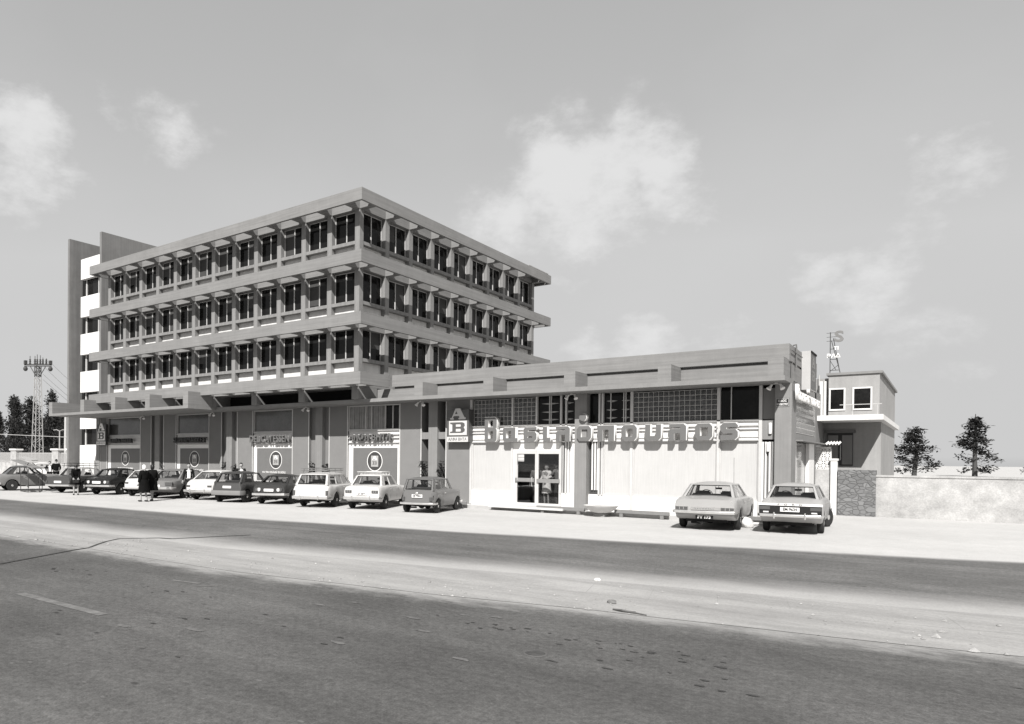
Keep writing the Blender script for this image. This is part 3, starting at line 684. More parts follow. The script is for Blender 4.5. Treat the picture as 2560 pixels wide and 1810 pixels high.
LET = {
 'B': ([(0,0),(.52,0),(.60,.08),(.60,.5),(.55,.56),(.60,.62),(.60,.93),(.50,1.03),(0,1.03)], R_(.17,.13,.42,.45), R_(.17,.62,.42,.90)),
 'a': ([(0,.08),(.06,0),(.71,0),(.71,.14),(.60,.14),(.60,.585),(.06,.585),(0,.52)], R_(.15,.14,.40,.44)),
 's': ([(0,.06),(.06,0),(.50,0),(.60,.10),(.60,.30),(.52,.40),(.20,.40),(.20,.46),(.60,.46),(.60,.585),(.08,.585),(0,.5)], R_(.18,.15,.40,.21)),
 'i': ([(0,.06),(.06,0),(.34,0),(.34,.14),(.19,.14),(.19,.585),(0,.585)],),
 'l': ([(0,.46),(.40,.46),(.40,.41),(.08,.41),(0,.34),(0,0),(.18,0),(.18,.25),(.40,.25),(.40,0),(.61,0),(.61,.50),(.52,.585),(0,.585)],),
 'o': ([(0,.12),(.1,0),(.5,0),(.6,.12),(.6,.47),(.5,.585),(.1,.585),(0,.47)], R_(.175,.145,.445,.445)),
 'p': ([(0,0),(.2,0),(.2,.42),(.44,.42),(.44,0),(.66,0),(.66,.585),(-.03,.585),(-.03,.45),(0,.45)],),
 'u': ([(0,.08),(.08,0),(.5,0),(.59,.1),(.59,.585),(.40,.585),(.40,.16),(.19,.16),(.19,.585),(0,.585)],),
 'S': ([(0,0),(.48,0),(.58,.1),(.58,.27),(.5,.37),(.2,.37),(.2,.43),(.58,.43),(.58,.50),(.5,.585),(.1,.585),(0,.49),(0,.31),(.1,.22),(.4,.22),(.4,.16),(0,.16)],)}
SEQ = [('B',-15.50),('a',-14.63),('s',-13.68),('i',-12.83),('l',-12.27),('o',-11.40),('p',-10.56),('o',-9.65),('u',-8.77),('l',-7.92),('o',-7.04),('S',-6.21)]
def name_sign(label, loc, rz, sc, face_m, tagname='shop_name_sign'):
    t = thing(tagname, label, 'sign', loc, rz); t.scale = (sc, sc, sc)
    for ch, x in SEQ:
        a = link('letter', curve_mesh(LET[ch], .18), M_white, t); a.location = (x+15.5, .10, 0)
        f = link('letter_face', curve_mesh(LET[ch], .012), face_m, a); f.location = (.002, -.095, .008); f.scale = (.955, 1, .965)
    cir = [(.15*math.cos(2*PI*k/24), .15*math.sin(2*PI*k/24)) for k in range(24)]
    a = link('accent_disc', curve_mesh((cir,), .17), M_white, t); a.location = (4.37, .045, .90)
    f = link('letter_face', curve_mesh((cir,), .012), face_m, a); f.location = (-.012, -.091, 0); f.scale = (.96, 1, .96)
    m = MB()
    for x in [k*.98+.3 for k in range(10)]: m.box(x, x+.025, .18, .26, .2, .225).box(x, x+.025, .18, .26, .42, .445)
    m.build('mounting_stud', M_alu, t, world=False)
    return t
M_letterface = mat('main_letter_face', .125, .5, .05, 2)
name_sign('large grey Greek channel letters with white edges across the wing front above the doors', (-15.5, 25.0, 2.745), 0, 1, M_letterface)
name_sign('small run of white Greek channel letters seen edge-on along the side wall', (-3.88, 25.1, 4.02), PI/2, .48, M_white)
A_OUT = [(320,795),(435,795),(435,765),(405,758),(425,705),(590,705),(615,748),(580,755),(580,795),(800,795),(800,745),(765,745),(630,510),(485,510),(365,755),(320,755)]
A_HOLE = [(465,655),(550,655),(510,575)]
B_OUT = [(320,870),(700,870),(765,895),(778,960),(745,1005),(780,1055),(772,1105),(700,1145),(320,1145),(320,1115),(390,1100),(390,925),(320,905)]
B_H = [[(500,920),(640,920),(655,935),(655,970),(640,985),(500,985)], [(500,1035),(640,1035),(655,1050),(655,1095),(640,1110),(500,1110)]]
def nrm(lp, k, x0, z0): return [((x-560)*k+x0, -(z-855)*k+z0) for x, z in lp]
def box_sign(label, x0, m_dark, m_pale, dp=.12):
    t = thing('box_sign', label, 'sign', (x0+.555, 25.2, 2.75))
    MB().box(-.555, .555, -.2, dp, 0, 1.37).build('sign_box', m_dark, t, world=False)
    k = .00164
    a = link('letter', curve_mesh((nrm(A_OUT, k, 0, .86), nrm(A_HOLE, k, 0, .86)), .004), m_pale, t); a.location = (0, -.204, 0)
    s = link('white_square', curve_mesh((nrm(R_(285, 832, 840, 1200), k, 0, .86),), .004), m_pale, t); s.location = (0, -.204, 0)
    b = link('letter', curve_mesh([nrm(l, k, 0, .86) for l in [B_OUT]+B_H], .004), m_dark, t); b.location = (0, -.209, 0)
    s = MB().box(-.555, .52, -.206, -.201, .005, .225).build('name_strip', m_pale, t, world=False)
    e = put_text('lettering', 'ΑΛΦΑ ΒΗΤΑ', .17, (x0+.54, 25.2-.210, 2.75+.11), m_dark, t, depth=.001, bold=.002, width=.93)
    MB().box(-.02, .02, .12, .2, 1.37, 1.42).build('bracket', M_black, t, world=False)
box_sign('dark box sign with pale A and B beside the glass block wall', -17.39, mat('sign_red_brown', .085, .4, .05, 2), mat('sign_ivory', .5, .5, .04, 2))
box_sign('dark box sign with pale A and B under the entrance canopy at far left', -45.86, mat('sign_red_brown2', .05, .4, .05, 2), mat('sign_ivory2', .7, .5, .04, 2), -.06)
def channel_text(label, txt, x0, x1, z0, z1, mf):
    t = thing('channel_letter_sign', label, 'sign', ((x0+x1)/2, 25.2, z0))
    me = text_mesh(txt, 1, .07, bold=.018)
    xs = [v.co.x for v in me.vertices]; ys = [v.co.y for v in me.vertices]
    kx = (x1-x0)/(max(xs)-min(xs)); ky = (z1-z0)/(max(ys)-min(ys))
    me.transform(Matrix.Translation((-(max(xs)+min(xs))/2, -min(ys), 0))); me.transform(Matrix.Diagonal((kx, ky, 1, 1))); me.transform(Matrix.Rotation(PI/2, 4, 'X'))
    o = link('lettering', me, mf, t); o.location = (0, -.03, 0)
    MB().box(-(x1-x0)/2, (x1-x0)/2, .03, .07, .12, .15).box(-(x1-x0)/2, (x1-x0)/2, .03, .07, .3, .33).build('mounting_rail', M_alu, t, world=False)
M_ch1 = mat('channel_grey', .12, .5, .1, 2); M_ch2 = mat('channel_dark', .05, .5, .1, 2)
channel_text('Greek ALPHA BETA channel letters over the curtained shop window nearest the box sign', 'ΑΛΦΑ ΒΗΤΑ', -23.2, -20.6, 2.84, 3.2, M_ch1)
channel_text('grey DELICATESSEN channel letters over the third shop window from the left', 'DELICATESSEN', -30.45, -27.35, 2.82, 3.2, M_ch1)
channel_text('dark SUPERMARKET channel letters over the shop window under the canopy', 'SUPERMARKET', -37.4, -34.3, 2.84, 3.17, M_ch2)
channel_text('dark Greek ALPHA BETA channel letters over the leftmost shop window', 'ΑΛΦΑ ΒΗΤΑ', -44.5, -41.9, 2.86, 3.17, M_ch2)
def poster(label, x0, x1, ty):
    xc = (x0+x1)/2; y = 25.375
    t = thing('window_poster', label, 'poster', (xc, y, .8)); w = (x1-x0)/2
    m = MB().box(-w, w, -.006, 0, 0, 1.72).build('poster_sheet', M_poster, t, world=False)
    el = lambda rx, rz, cz: [(rx*math.cos(2*PI*k/36), cz+rz*math.sin(2*PI*k/36)) for k in range(36)]
    cz = 1.09
    o = link('oval_rim', curve_mesh((el(.475, .475, cz), el(.44, .44, cz)), .004), M_ivo, t); o.location = (ty, -.009, 0)
    o = link('oval', curve_mesh((el(.44, .44, cz),), .003), M_oval, t); o.location = (ty, -.009, 0)
    o = link('emblem_panel', curve_mesh((R_(-.22, cz-.26, .22, cz+.26),), .003), mat('emblem_pale', .34, .5, .05, 2), t); o.location = (ty, -.013, 0)
    k = .00062
    a = link('letter', curve_mesh((nrm(A_OUT, k, 0, cz+.03), nrm(A_HOLE, k, 0, cz+.03)), .002), M_white, t); a.location = (ty, -.017, 0)
    b = link('letter', curve_mesh([nrm(l, k, 0, cz+.01) for l in [B_OUT]+B_H], .002), M_poster, t); b.location = (ty, -.017, 0)
    put_text('slogan', 'και του πουλιού το γάλα', .16, (xc, y-.012, .8+.45), M_ivo, t, depth=.001, bold=.002, width=1.8)
M_ivo = mat('poster_white', .75, .6, .03, 2)
poster('grey oval emblem poster behind the boxy white sedan with the light rack', -23.14, -20.41, 0)
poster('grey oval emblem poster under the DELICATESSEN letters', -30.14, -27.43, .15)
poster('grey oval emblem poster under the SUPERMARKET letters, mostly in shade', -37.08, -34.37, .05)
poster('shaded grey oval emblem poster in the leftmost shop window', -44.75, -41.28, 0)
# twin spotlights under the canopy edge
def spot_proto():
    t = thing('twin_spotlight', 'x', 'spotlight', (0, 0, 0), 0, 'twin spotlights under the canopy edge')
    MB().lathe([(.05, -.03), (.05, 0)], n=10).tube([(-.12, 0, -.06), (0, 0, -.03), (.12, 0, -.06)], .012).build('mount', M_alu, t)
    for s in (-1, 1):
        m = MB().lathe([(.028, 0), (.034, -.02), (.04, -.09), (.075, -.17), (.078, -.19), (.06, -.185)], n=14)
        bmesh.ops.rotate(m.bm, verts=m.bm.verts, cent=(0, 0, 0), matrix=Matrix.Rotation(-s*.5, 3, 'Y') @ Matrix.Rotation(-.35, 3, 'X'))
        bmesh.ops.translate(m.bm, verts=m.bm.verts, vec=(s*.12, 0, -.05))
        m.build('lamp_head', M_white, t, 40)
    return t
sp = spot_proto()
SPL = [(-4.46, 24.7, 'twin white spotlights under the canopy at the right corner column'), (-11.55, 24.85, 'twin white spotlights above the accent disc of the big letters'), (-18.6, 24.7, 'twin white spotlights left of the box sign with the lit column below'),
       (-25.7, 24.7, 'twin white spotlights between the DELICATESSEN and curtained windows'), (-33.4, 24.9, 'twin white spotlights in shade at the inner corner of the entrance canopy'), (-40.3, 24.9, 'twin white spotlights deep under the entrance canopy, the farthest pair')]
for i, (x, y, lb) in enumerate(SPL):
    o = sp if i == 0 else copy_tree(sp); o.location = (x, y, 4.545); o['label'] = lb; o.scale = (1.0,)*3
# street name sign on the corner column
t = thing('street_sign', 'dark enamel street name sign with a white border on the corner column', 'street sign', (-4.33, 25.05, 3.8))
MB().box(-.2, .2, -.004, .005, 0, .27).build('plate', mat('enamel_navy', .035, .3, .03, 2), t, world=False)
m = MB(); frame(m, -.19, .19, -.008, -.005, .01, .26, .008); m.build('border', M_white, t, world=False)
put_text('lettering', 'ΟΔΟΣ', .085, (-4.33, 25.042, 3.8+.185), M_white, t, depth=.001, bold=.003, width=.25)
put_text('lettering', 'ΚΑΠΟΔΙΣΤΡΙΟΥ', .08, (-4.33, 25.042, 3.8+.075), M_white, t, depth=.001, bold=.003, width=.33)
for x, z, h, lb in ((-4.72, 2.94, .36, 'white cylindrical wall lamp on the grey band beside the corner column'), (-4.78, 2.36, .3, 'white cylindrical wall lamp lower down over the vertical slats')):
    t = thing('wall_lamp', lb, 'wall lamp', (x, 25.27, z))
    MB().lathe([(.05, 0), (.055, .02), (.055, h-.02), (.05, h)], n=14).build('lamp_body', M_white, t, 40, world=False); MB().box(-.02, .02, .04, .08, h*.4, h*.6).build('bracket', M_black, t, world=False)
# projecting sign on the side wall
t = thing('projecting_sign', 'tall grey projecting sign box high on the side wall of the wing', 'sign', (-4.0, 28.0, 4.53))
MB().box(-.146, .13, -.6, .6, 0, 1.33).build('sign_box', mat('sign_side_grey', .38, .6, .05, 2), t, world=False)
MB().box(.131, .136, -.57, .57, .03, 1.26).build('sign_face', mat('sign_face_dark', .10, .5, .05, 2), t, world=False)
MB().box(.131, .16, -.6, .6, 1.27, 1.33).build('sign_hood', M_black, t, world=False)
a = link('letter', curve_mesh((nrm(A_OUT, .0013, 0, .7), nrm(A_HOLE, .0013, 0, .7)), .004), M_column, t); a.location = (.139, 0, 0); a.rotation_euler = (0, 0, PI/2)
b = link('letter', curve_mesh([nrm(l, .0013, 0, .7) for l in [B_OUT]+B_H], .004), M_column, t); b.location = (.139, 0, 0); b.rotation_euler = (0, 0, PI/2)
tag(MB().tube([(-4.13, 24.9, 5.25), (-4.11, 25.2, 5.25), (-4.11, 25.25, 5.2), (-4.11, 25.27, 4.1), (-4.11, 26, 4.12), (-4.11, 30, 4.16)], .028).build('conduit_pipe', M_signdark), 'dark conduit pipe running down the corner and along the side wall', 'pipe')
tag(MB().tube([(-4.2, 26.02, 5.88), (-4.1, 26.02, 5.9), (-4.10, 26.03, 5.8), (-4.10, 26.03, 5.15)], .028).tube([(-4.10, 25.2, 5.62), (-4.10, 27.2, 5.62)], .02).build('conduit_pipe', M_signdark), 'short crossed dark conduits near the top of the side wall', 'pipe')

# ------------------------------------------------------------------ pavement furniture
bm_ = mat('barrier_paint', .17, .7, .1, 3)
def barrier(label, x0, x1, y):
    t = thing('low_barrier', label, 'barrier', ((x0+x1)/2, y, 0), 0, 'low parking barriers along the kerb'); w = (x1-x0)/2
    MB().box(-w, w, -.05, .05, .14, .27).bevel(.01).build('beam', bm_, t, world=False)
    for s in (-1, 1): MB().box(s*(w-.25)-.06, s*(w-.25)+.06, -.04, .04, 0, .138).build('leg', bm_, t, world=False)
barrier('low grey parking barrier before the glass doors, left of the bowl planter', -12.75, -10.78, 24.42)
barrier('low grey parking barrier on stub legs right of the bowl planter', -9.65, -7.7, 24.45)
barrier('low grey parking barrier between the two light sedans', -5.9, -4.3, 24.5)
barrier('low grey parking barrier behind the small rounded car', -17.6, -16.0, 24.45)
t = thing('bowl_planter', 'wide shallow concrete bowl planter on a small block base by the kerb', 'planter', (-10.08, 24.25, 0))
MB().box(-.2, .2, -.2, .2, 0, .12).build('base_block', M_slab, t, world=False)
MB().lathe([(.14, .121), (.30, .155), (.48, .25), (.62, .405), (.585, .41), (.5, .385), (.0, .375)], n=36).build('bowl', mat('bowl_concrete', .55, .9, .08, 4), t, 35, world=False)
MB().lathe([(.0, .377), (.45, .384), (.3, .40), (0, .405)], n=20).build('soil', mat('dry_soil', .42, .95, .2, 6), t, world=False)
m = MB(); bmesh.ops.create_icosphere(m.bm, subdivisions=3, radius=.2)
rr = random.Random(8)
from mathutils import noise as mnoise
for v in m.bm.verts: v.co *= 1+.35*mnoise.noise(v.co*6); v.co.z *= .95
for v in m.bm.verts: v.co.z = max(v.co.z, -.13)
r = m.build('rock', mat('pale_stone', .5, .9, .15, 6, bump=.4)); r.location = (-4.98, 23.35, .13); tag(r, 'pale lump of stone on the ground beside the front wheel of a light sedan', 'rock')
p = MB().tube([(-5.4, 24.05, .07), (-4.55, 24.2, .07)], .045, 10).build('pipe_length', M_alu); tag(p, 'pale length of pipe lying on the ground between the two light sedans', 'pipe')

# ------------------------------------------------------------------ plants beside the columns
def leaf_mesh(seed, h, n, wid=.24):
    r = random.Random(seed); m = MB()
    for i in range(n):
        z = h*(.25+.75*(i+.5)/n); a = i*2.4+r.random(); L_ = r.uniform(.22, .36); d = Vector((math.cos(a)*wid/.24, math.sin(a)*.7, r.uniform(-.1, .9))).normalized()
        b = Vector((r.uniform(-.03, .03), r.uniform(-.03, .03), z)); s = d.cross(Vector((0, 0, 1))).normalized()*L_*.26
        up = Vector((0, 0, .02))
        tip = b+d*L_-Vector((0, 0, L_*.35)); mid = b+d*L_*.55
        m.face([b, mid-s, tip, mid+up]); m.face([b, mid+up, tip, mid+s])
    return m
M_leaf = mat('rubber_leaf', .028, .35, .4, 9, spec=.6); M_stem = mat('stem', .05, .8, .2, 5); M_pot = mat('clay_pot', .14, .8, .1, 5)
def leafy(label, x, y, z, h, n, seed, grp):
    t = thing('potted_plant', label, 'plant', (x, y, z), 0, grp)
    MB().lathe([(.10, 0), (.14, .02), (.17, .26), (.18, .30), (.15, .29), (0, .27)], n=16).build('pot', M_pot, t, 35, world=False)
    MB().tube([(0, 0, .27), (.02, .01, h*.6), (-.01, 0, h)], [.014, .011, .005], 5).build('stem', M_stem, t, world=False)
    m = leaf_mesh(seed, h, n); m.build('foliage', M_leaf, t, world=False)
G = 'leafy plants in the column recesses'
for i, (x, lb, h) in enumerate(((-18.82, 'dark leafy plant left of the column behind the small rounded car', 1.15), (-17.87, 'tall dark leafy plant right of the column, next to the box sign', 1.1),
    (-25.85, 'dark leafy plant left of the column above the white estate', .95), (-24.92, 'dark leafy plant right of the column above the white estate', .9),
    (-32.88, 'dark leafy plant left of the column near the man in the dark suit', .95), (-31.95, 'thin dark leafy plant right of the column near the man in the dark suit', .75),
    (-38.87, 'dark leafy plant in the shaded recess behind the two walking women', .7))):
    leafy(lb, x, YW+.02, .12, h+.68, 34, 20+i, G)
# ------------------------------------------------------------------ cars
M_tyre = mat('tyre_rubber', .022, .85, .2, 8); M_rim = mat('wheel_steel', .40, .45, .1, 6, spec=.5); M_hub = mat('hubcap_chrome', .6, .25, .05, 4, metal=.8)
M_chrome = mat('chrome_trim', .62, .22, .08, 6, metal=.75); M_lamp = mat('tail_lamp', .07, .3, .1, 8, spec=.6); M_lampl = mat('lamp_clear', .5, .2, .05, 8)
M_under = mat('underbody', .012, .9, .2, 4); M_seat = mat('seat_vinyl', .045, .6, .2, 5); M_plw = mat('plate_white', .72, .5, .02, 4); M_plb = mat('plate_black', .012, .5, .05, 4)
M_cg = glass_mat('car_glass', .9)
M_hl = mat('head_lining', .15, .9, .1, 4)
def paint(name, v): return mat('paint_'+name, v, .42, .03, 1.2, spec=.45, coat=.25, blotch=.04)
def patch_panel(corners, holes, th, inward):
    """bilinear patch with rectangular holes. corners: c00,c10,c11,c01 (s then t)"""
    c00, c10, c11, c01 = [Vector(c) for c in corners]
    P = lambda s, t: (c00*(1-s)+c10*s)*(1-t)+(c01*(1-s)+c11*s)*t
    ss = sorted({0., 1.} | {h[0] for h in holes} | {h[1] for h in holes}); tt = sorted({0., 1.} | {h[2] for h in holes} | {h[3] for h in holes})
    m = MB(); vs = {}; inn = Vector(inward)*th
    def V(i, j, k):
        if (i, j, k) not in vs: vs[(i, j, k)] = m.bm.verts.new(P(ss[i], tt[j])+(inn if k else Vector()))
        return vs[(i, j, k)]
    solid = lambda i, j: 0 <= i < len(ss)-1 and 0 <= j < len(tt)-1 and not any(h[0]-1e-6 <= ss[i] and ss[i+1] <= h[1]+1e-6 and h[2]-1e-6 <= tt[j] and tt[j+1] <= h[3]+1e-6 for h in holes)
    for i in range(len(ss)-1):
        for j in range(len(tt)-1):
            if not solid(i, j): continue
            m.bm.faces.new((V(i, j, 0), V(i+1, j, 0), V(i+1, j+1, 0), V(i, j+1, 0))); m.bm.faces.new((V(i, j, 1), V(i, j+1, 1), V(i+1, j+1, 1), V(i+1, j, 1)))
            for (a, b, ni, nj) in (((i, j), (i+1, j), i, j-1), ((i+1, j), (i+1, j+1), i+1, j), ((i+1, j+1), (i, j+1), i, j+1), ((i, j+1), (i, j), i-1, j)):
                if not solid(ni, nj): m.bm.faces.new((V(*a, 0), V(*a, 1), V(*b, 1), V(*b, 0)))
    panes = []
    for h in holes:
        q = [P(h[0], h[2]), P(h[1], h[2]), P(h[1], h[3]), P(h[0], h[3])]; panes.append([p+inn*.4 for p in q])
    return m, panes
def car(label, loc, yaw, c, group='cars parked nose-in along the shops'):
    """local frame: origin on the ground under the rear axle, +y forward"""
    t = thing(c.get('kind', 'parked_car'), label, 'car', (loc[0], loc[1], 0), rad(yaw), group)
    W = c['W']/2; H = c['H']; wb = c['wb']; ro = c['ro']; fo = c['fo']; zb = c.get('zb', .24)+.035; wr = c.get('wr', .30)
    body = c['paint']; zbelt = c['belt']; ztail = c['tail']; zhood = c['hood']; znose = c.get('nose', zhood-.08)
    yr0, yr1 = c['rwin']; yf1, yf0 = c['fwin']          # rear window base/top, windscreen top/base
    k = c.get('round', .10); tilt = c.get('tilt', 0.0)
    # ---- lower body
    ys = [-ro]; n = 44; Lr = ro+wb+fo
    ys = [-ro+Lr*i/n for i in range(n+1)]
    ys = sorted(set([-ro, -ro+.03, -ro+.08]+ys[1:-1]+[wb+fo-.08, wb+fo-.03, wb+fo]))
    def top(y):
        pts = [(-ro, ztail), (min(yr0, -ro+.01+max(0.02, (yr0+ro)*.0)), ztail)] if yr0 > -ro+.05 else [(-ro, ztail)]
        pts = [(-ro, ztail), (yr0, c.get('deck', zbelt)), (yf0, zbelt+.01), (wb+fo-.2, zhood), (wb+fo, znose)]
        for (a, za), (b, zz) in zip(pts, pts[1:]):
            if a <= y <= b: return za+(zz-za)*((y-a)/(b-a) if b > a else 0)
        return zbelt
    ar = wr+.055
    def bot(y):
        z = zb
        dr = (y+ro); 
        if dr < .35: z += (.35-dr)*c.get('sweep', .5)
        df = (wb+fo-y)
        if df < .3: z += (.3-df)*.35
        for yw in (0, wb):
            d = abs(y-yw)
            if d < ar: z = max(z, wr*.98+math.sqrt(max(0, ar*ar-d*d))*.98)
        return z
    rings = []
    for y in ys:
        d = min(y+ro, wb+fo-y); sh = 1-k*max(0, 1-d/.28)**2
        zt = top(y); zz = bot(y); zz = min(zz, zt-.12); w = W*sh
        hz = zt-zz; rear = max(0, 1-(y+ro)/.5)
        def yy(z): return y+tilt*(z-zz)*rear if tilt else y
        fl = zz > zb+.12
        pr = [(0, zz), (w*.90, zz), (w*(.985 if fl else .95), zz+.015), (w*(1.0 if fl else .985), zz+min(.12, hz*.3)), (w*1.0, zz+hz*.50), (w*.985, zz+hz*.72), (w*.955, zt-.065), (w*.90, zt-.02), (w*.80, zt), (0, zt+.02)]
        rings.append([(x, yy(z), z) for x, z in pr]+[(-x, yy(z), z) for x, z in pr[-2:0:-1]])
    m = MB().loft(rings)
    bo = m.build('body', body, t, 32, world=False)
    # wheel wells / underbody
    m = MB().box(-W*.66, W*.66, -ro+.35, wb+fo-.3, .235, .60).box(-W*.93, W*.93, .38, wb-.38, zb-.02, .5)
    m.box(-W*.90, W*.90, -.36, .36, .50, .66).box(-W*.90, W*.90, wb-.36, wb+.36, .50, .66)
    m.tube([(-W*.5, -ro*.5, .2), (-W*.1, -ro+.1, .21)], .035).tube([(.4*W, -.05, .28), (-.4*W, -.05, .28)], .06).ball((0, 0, .27), .13, .16, .12)
    m.build('underbody', M_under, t, world=False)
    # ---- greenhouse
    hb = W*.90; hr = W*c.get('roofw', .70); zr = H-.07; zw = zbelt-.02; z_rb = c.get('rzb', zw); z_fb = zw
    holes_s = c['side']; rl = .05
    A = lambda s: [(s*hb, yr0, z_rb), (s*hb, yf0, z_fb), (s*hr, yf1, zr), (s*hr, yr1, zr)]
    gb = MB(); first = True
    panes_all = []
    for s in (-1, 1):
        mm, pn = patch_panel(A(s), [(a, b, .10, .90) for a, b in holes_s], .04, (-s, 0, 0)); panes_all += [('side_window', q) for q in pn]
        me = mm.mesh('x'); gb.bm.from_mesh(me); bpy.data.meshes.remove(me)
    rc = [(-hb, yr0, z_rb), (hb, yr0, z_rb), (hr, yr1, zr), (-hr, yr1, zr)]
    rh = c.get('rhole', (.08, .92, .08, .90))
    mm, pn = patch_panel(rc, [rh], .04, (0, 1, 0)); panes_all += [('rear_window', q) for q in pn]
    me = mm.mesh('x'); gb.bm.from_mesh(me); bpy.data.meshes.remove(me)
    fc = [(hb, yf0, z_fb), (-hb, yf0, z_fb), (-hr, yf1, zr), (hr, yf1, zr)]
    mm, pn = patch_panel(fc, [(.06, .94, .05, .92)], .04, (0, -1, 0)); panes_all += [('windscreen', q) for q in pn]
    me = mm.mesh('x'); gb.bm.from_mesh(me); bpy.data.meshes.remove(me)
    rp = c.get('roofpaint', body)
    gb.build('window_pillars', c.get('pillarpaint', rp), t, 30, world=False)
    # roof skin: crowned loft
    rr = []
    nn = 10
    for i in range(nn+1):
        u = i/nn; y = yr1-.03+(yf1-yr1+.06)*u; e = min(u, 1-u)*2; dz = .065*(1-(1-min(1, e*2.2))**2); ww = hr*(1.03-.05*(1-min(1, e*4)))
        row = [(x*ww, y, zr-.025+(dz+.03)*(1-abs(x)**3.2)+.0) for x in (-1, -.92, -.75, -.4, 0, .4, .75, .92, 1)]
        rr.append(row+[(x*ww*.97, y, zr-.045) for x in (.9, 0, -.9)])
    MB().loft(rr).build('roof', rp, t, 40, world=False)
    for nm, q in panes_all:
        m = MB(); m.face(q); m.build(nm, M_cg, t, world=False)
    # rubber surround of the rear window
    q = [Vector(p) for nm, p0 in panes_all if nm == 'rear_window' for p in p0]
    m = MB(); off = Vector((0, -.022, .004))
    m.tube([p+off for p in q]+[q[0]+off], .013, 4); m.build('window_seal', M_under if not c.get('darkseal', True) is False else M_chrome, t, world=False)
    # interior
    m = MB().box(-hb*.95, hb*.95, yr0+.03, yf0-.03, zbelt-.06, zbelt+.012)
    m.build('parcel_shelf', M_seat, t, world=False)
    ym = (yr1*.4+yf1*.6)
    m = MB()
    for s in (-1, 1): m.box(s*W*.42-.22, s*W*.42+.22, ym-.02, ym+.12, zbelt+.012, zbelt+.17)
    m.bevel(.04, 2); m.build('front_seats', M_seat, t, world=False)
    yb = yr1+.25 if yr1 > -.3 else .1
    MB().box(-W*.72, W*.72, yb, yb+.12, zbelt+.012, zbelt+.10).bevel(.035, 2).build('rear_seat', M_seat, t, world=False)
    m = MB(); cx = -W*.42; pts = [(cx+.18*math.cos(2*PI*i/18), ym+.62-.07*math.sin(2*PI*i/18), zbelt+.0+.15*math.sin(2*PI*i/18)+.03) for i in range(19)]
    m.tube(pts, .013, 5).build('steering_wheel', M_under, t, world=False)
    MB().box(-.10, .10, yf1+.10, yf1+.12, zr-.20, zr-.14).box(-.006, .006, yf1+.10, yf1+.115, zr-.14, zr-.03).build('rear_view_mirror', M_under, t, world=False)
    # ---- wheels
    def wheel(x, y, s, steer=0):
        tw = c.get('tw', .17)
        m = MB().lathe([(wr*.62, -tw/2), (wr*.9, -tw/2), (wr*.985, -tw*.36), (wr, 0), (wr*.985, tw*.36), (wr*.9, tw/2), (wr*.62, tw/2)], n=28, axis='X')
        o = m.build('wheel', M_tyre, t, 40, world=False); o.location = (x-s*tw/2, y, wr); o.rotation_euler = (0, 0, rad(steer))
        m = MB().lathe([(wr*.66, -tw*.3), (wr*.66, tw*.49), (wr*.60, tw*.49), (wr*.50, tw*.36), (wr*.30, tw*.40), (0.02, tw*.40)], n=24, axis='X')
        if s < 0:
            bmesh.ops.scale(m.bm, verts=m.bm.verts, vec=(-1, 1, 1))
        m.build('rim', M_rim, o, 40, world=False)
        m = MB().lathe([(wr*c.get('hub', .3), tw*.38), (wr*c.get('hub', .3)*.8, tw*.49), (wr*.08, tw*.53), (.004, tw*.53)], n=18, axis='X')
        if s < 0: bmesh.ops.scale(m.bm, verts=m.bm.verts, vec=(-1, 1, 1))
        m.build('hubcap', M_hub, o, 40, world=False)
    xo = W-.02
    for s in (-1, 1): wheel(s*xo, 0, s); wheel(s*xo, wb, s, c.get('steer', 0))
    # ---- bumpers
    def bumper(y, s, z, hh=.10, mt=M_chrome):
        w = W*1.0; d = s*.10
        path = [(-w, y-s*.28), (-w*1.01, y-s*.06), (-w*.93, y+d*.6), (-w*.6, y+d), (0, y+d*1.15), (w*.6, y+d), (w*.93, y+d*.6), (w*1.01, y-s*.06), (w, y-s*.28)]
        rg = []
        for i, (a, b) in enumerate(path):
            p0 = Vector(path[max(0, i-1)]); p1 = Vector(path[min(len(path)-1, i+1)]); tn = (p1-p0).normalized(); nr = Vector((tn.y, -tn.x))*(.025 if s < 0 else -.025)
            if s < 0: nr = Vector((tn.y, -tn.x))*.025
            rg.append([(a-nr.x, b-nr.y, z-hh/2), (a+nr.x*.6, b+nr.y*.6, z-hh/2), (a+nr.x, b+nr.y, z-hh*.2), (a+nr.x, b+nr.y, z+hh*.2), (a+nr.x*.6, b+nr.y*.6, z+hh/2), (a-nr.x, b-nr.y, z+hh/2)])
        return MB().loft(rg).build('bumper', mt, t, 40, world=False)
    bz = c.get('bz', .50)
    bumper(-ro, -1, bz, c.get('bh', .10), c.get('bmat', M_chrome)); bumper(wb+fo, 1, bz-.02, .10, c.get('bmat', M_chrome))
    for s in (-1, 1):
        if c.get('over', False): MB().box(s*W*.48-.02, s*W*.48+.02, -ro-.17, -ro-.08, bz-.09, bz+.09).bevel(.01).build('overrider', M_chrome, t, world=False)
    # ---- rear lamps, plate, handles
    def ry(z): return -ro+tilt*max(0, z-.45)
    lz0, lz1, lx0, lx1 = c['lamp']
    for s in (-1, 1):
        a, b = (s*lx0, s*lx1) if s > 0 else (s*lx1, s*lx0)
        zm = (lz0+lz1)/2; y = ry(zm)
        if c.get('lampframe'): MB().box(a-.015, b+.015, y-.012, y+.06, lz0-.015, lz1+.015).build('lamp_frame', M_chrome, t, world=False)
        o = MB().box(a, b, y-.03, y+.06, lz0, lz1).build('tail_light', M_lamp, t, world=False)
        nl = c.get('lampsplit', 0)
        if nl:
            m = MB()
            for i in range(1, nl): x = a+(b-a)*i/nl; m.box(x-.008, x+.008, y-.034, y-.031, lz0+.004, lz1-.004)
            m.build('lamp_divider', M_chrome, o, world=False)
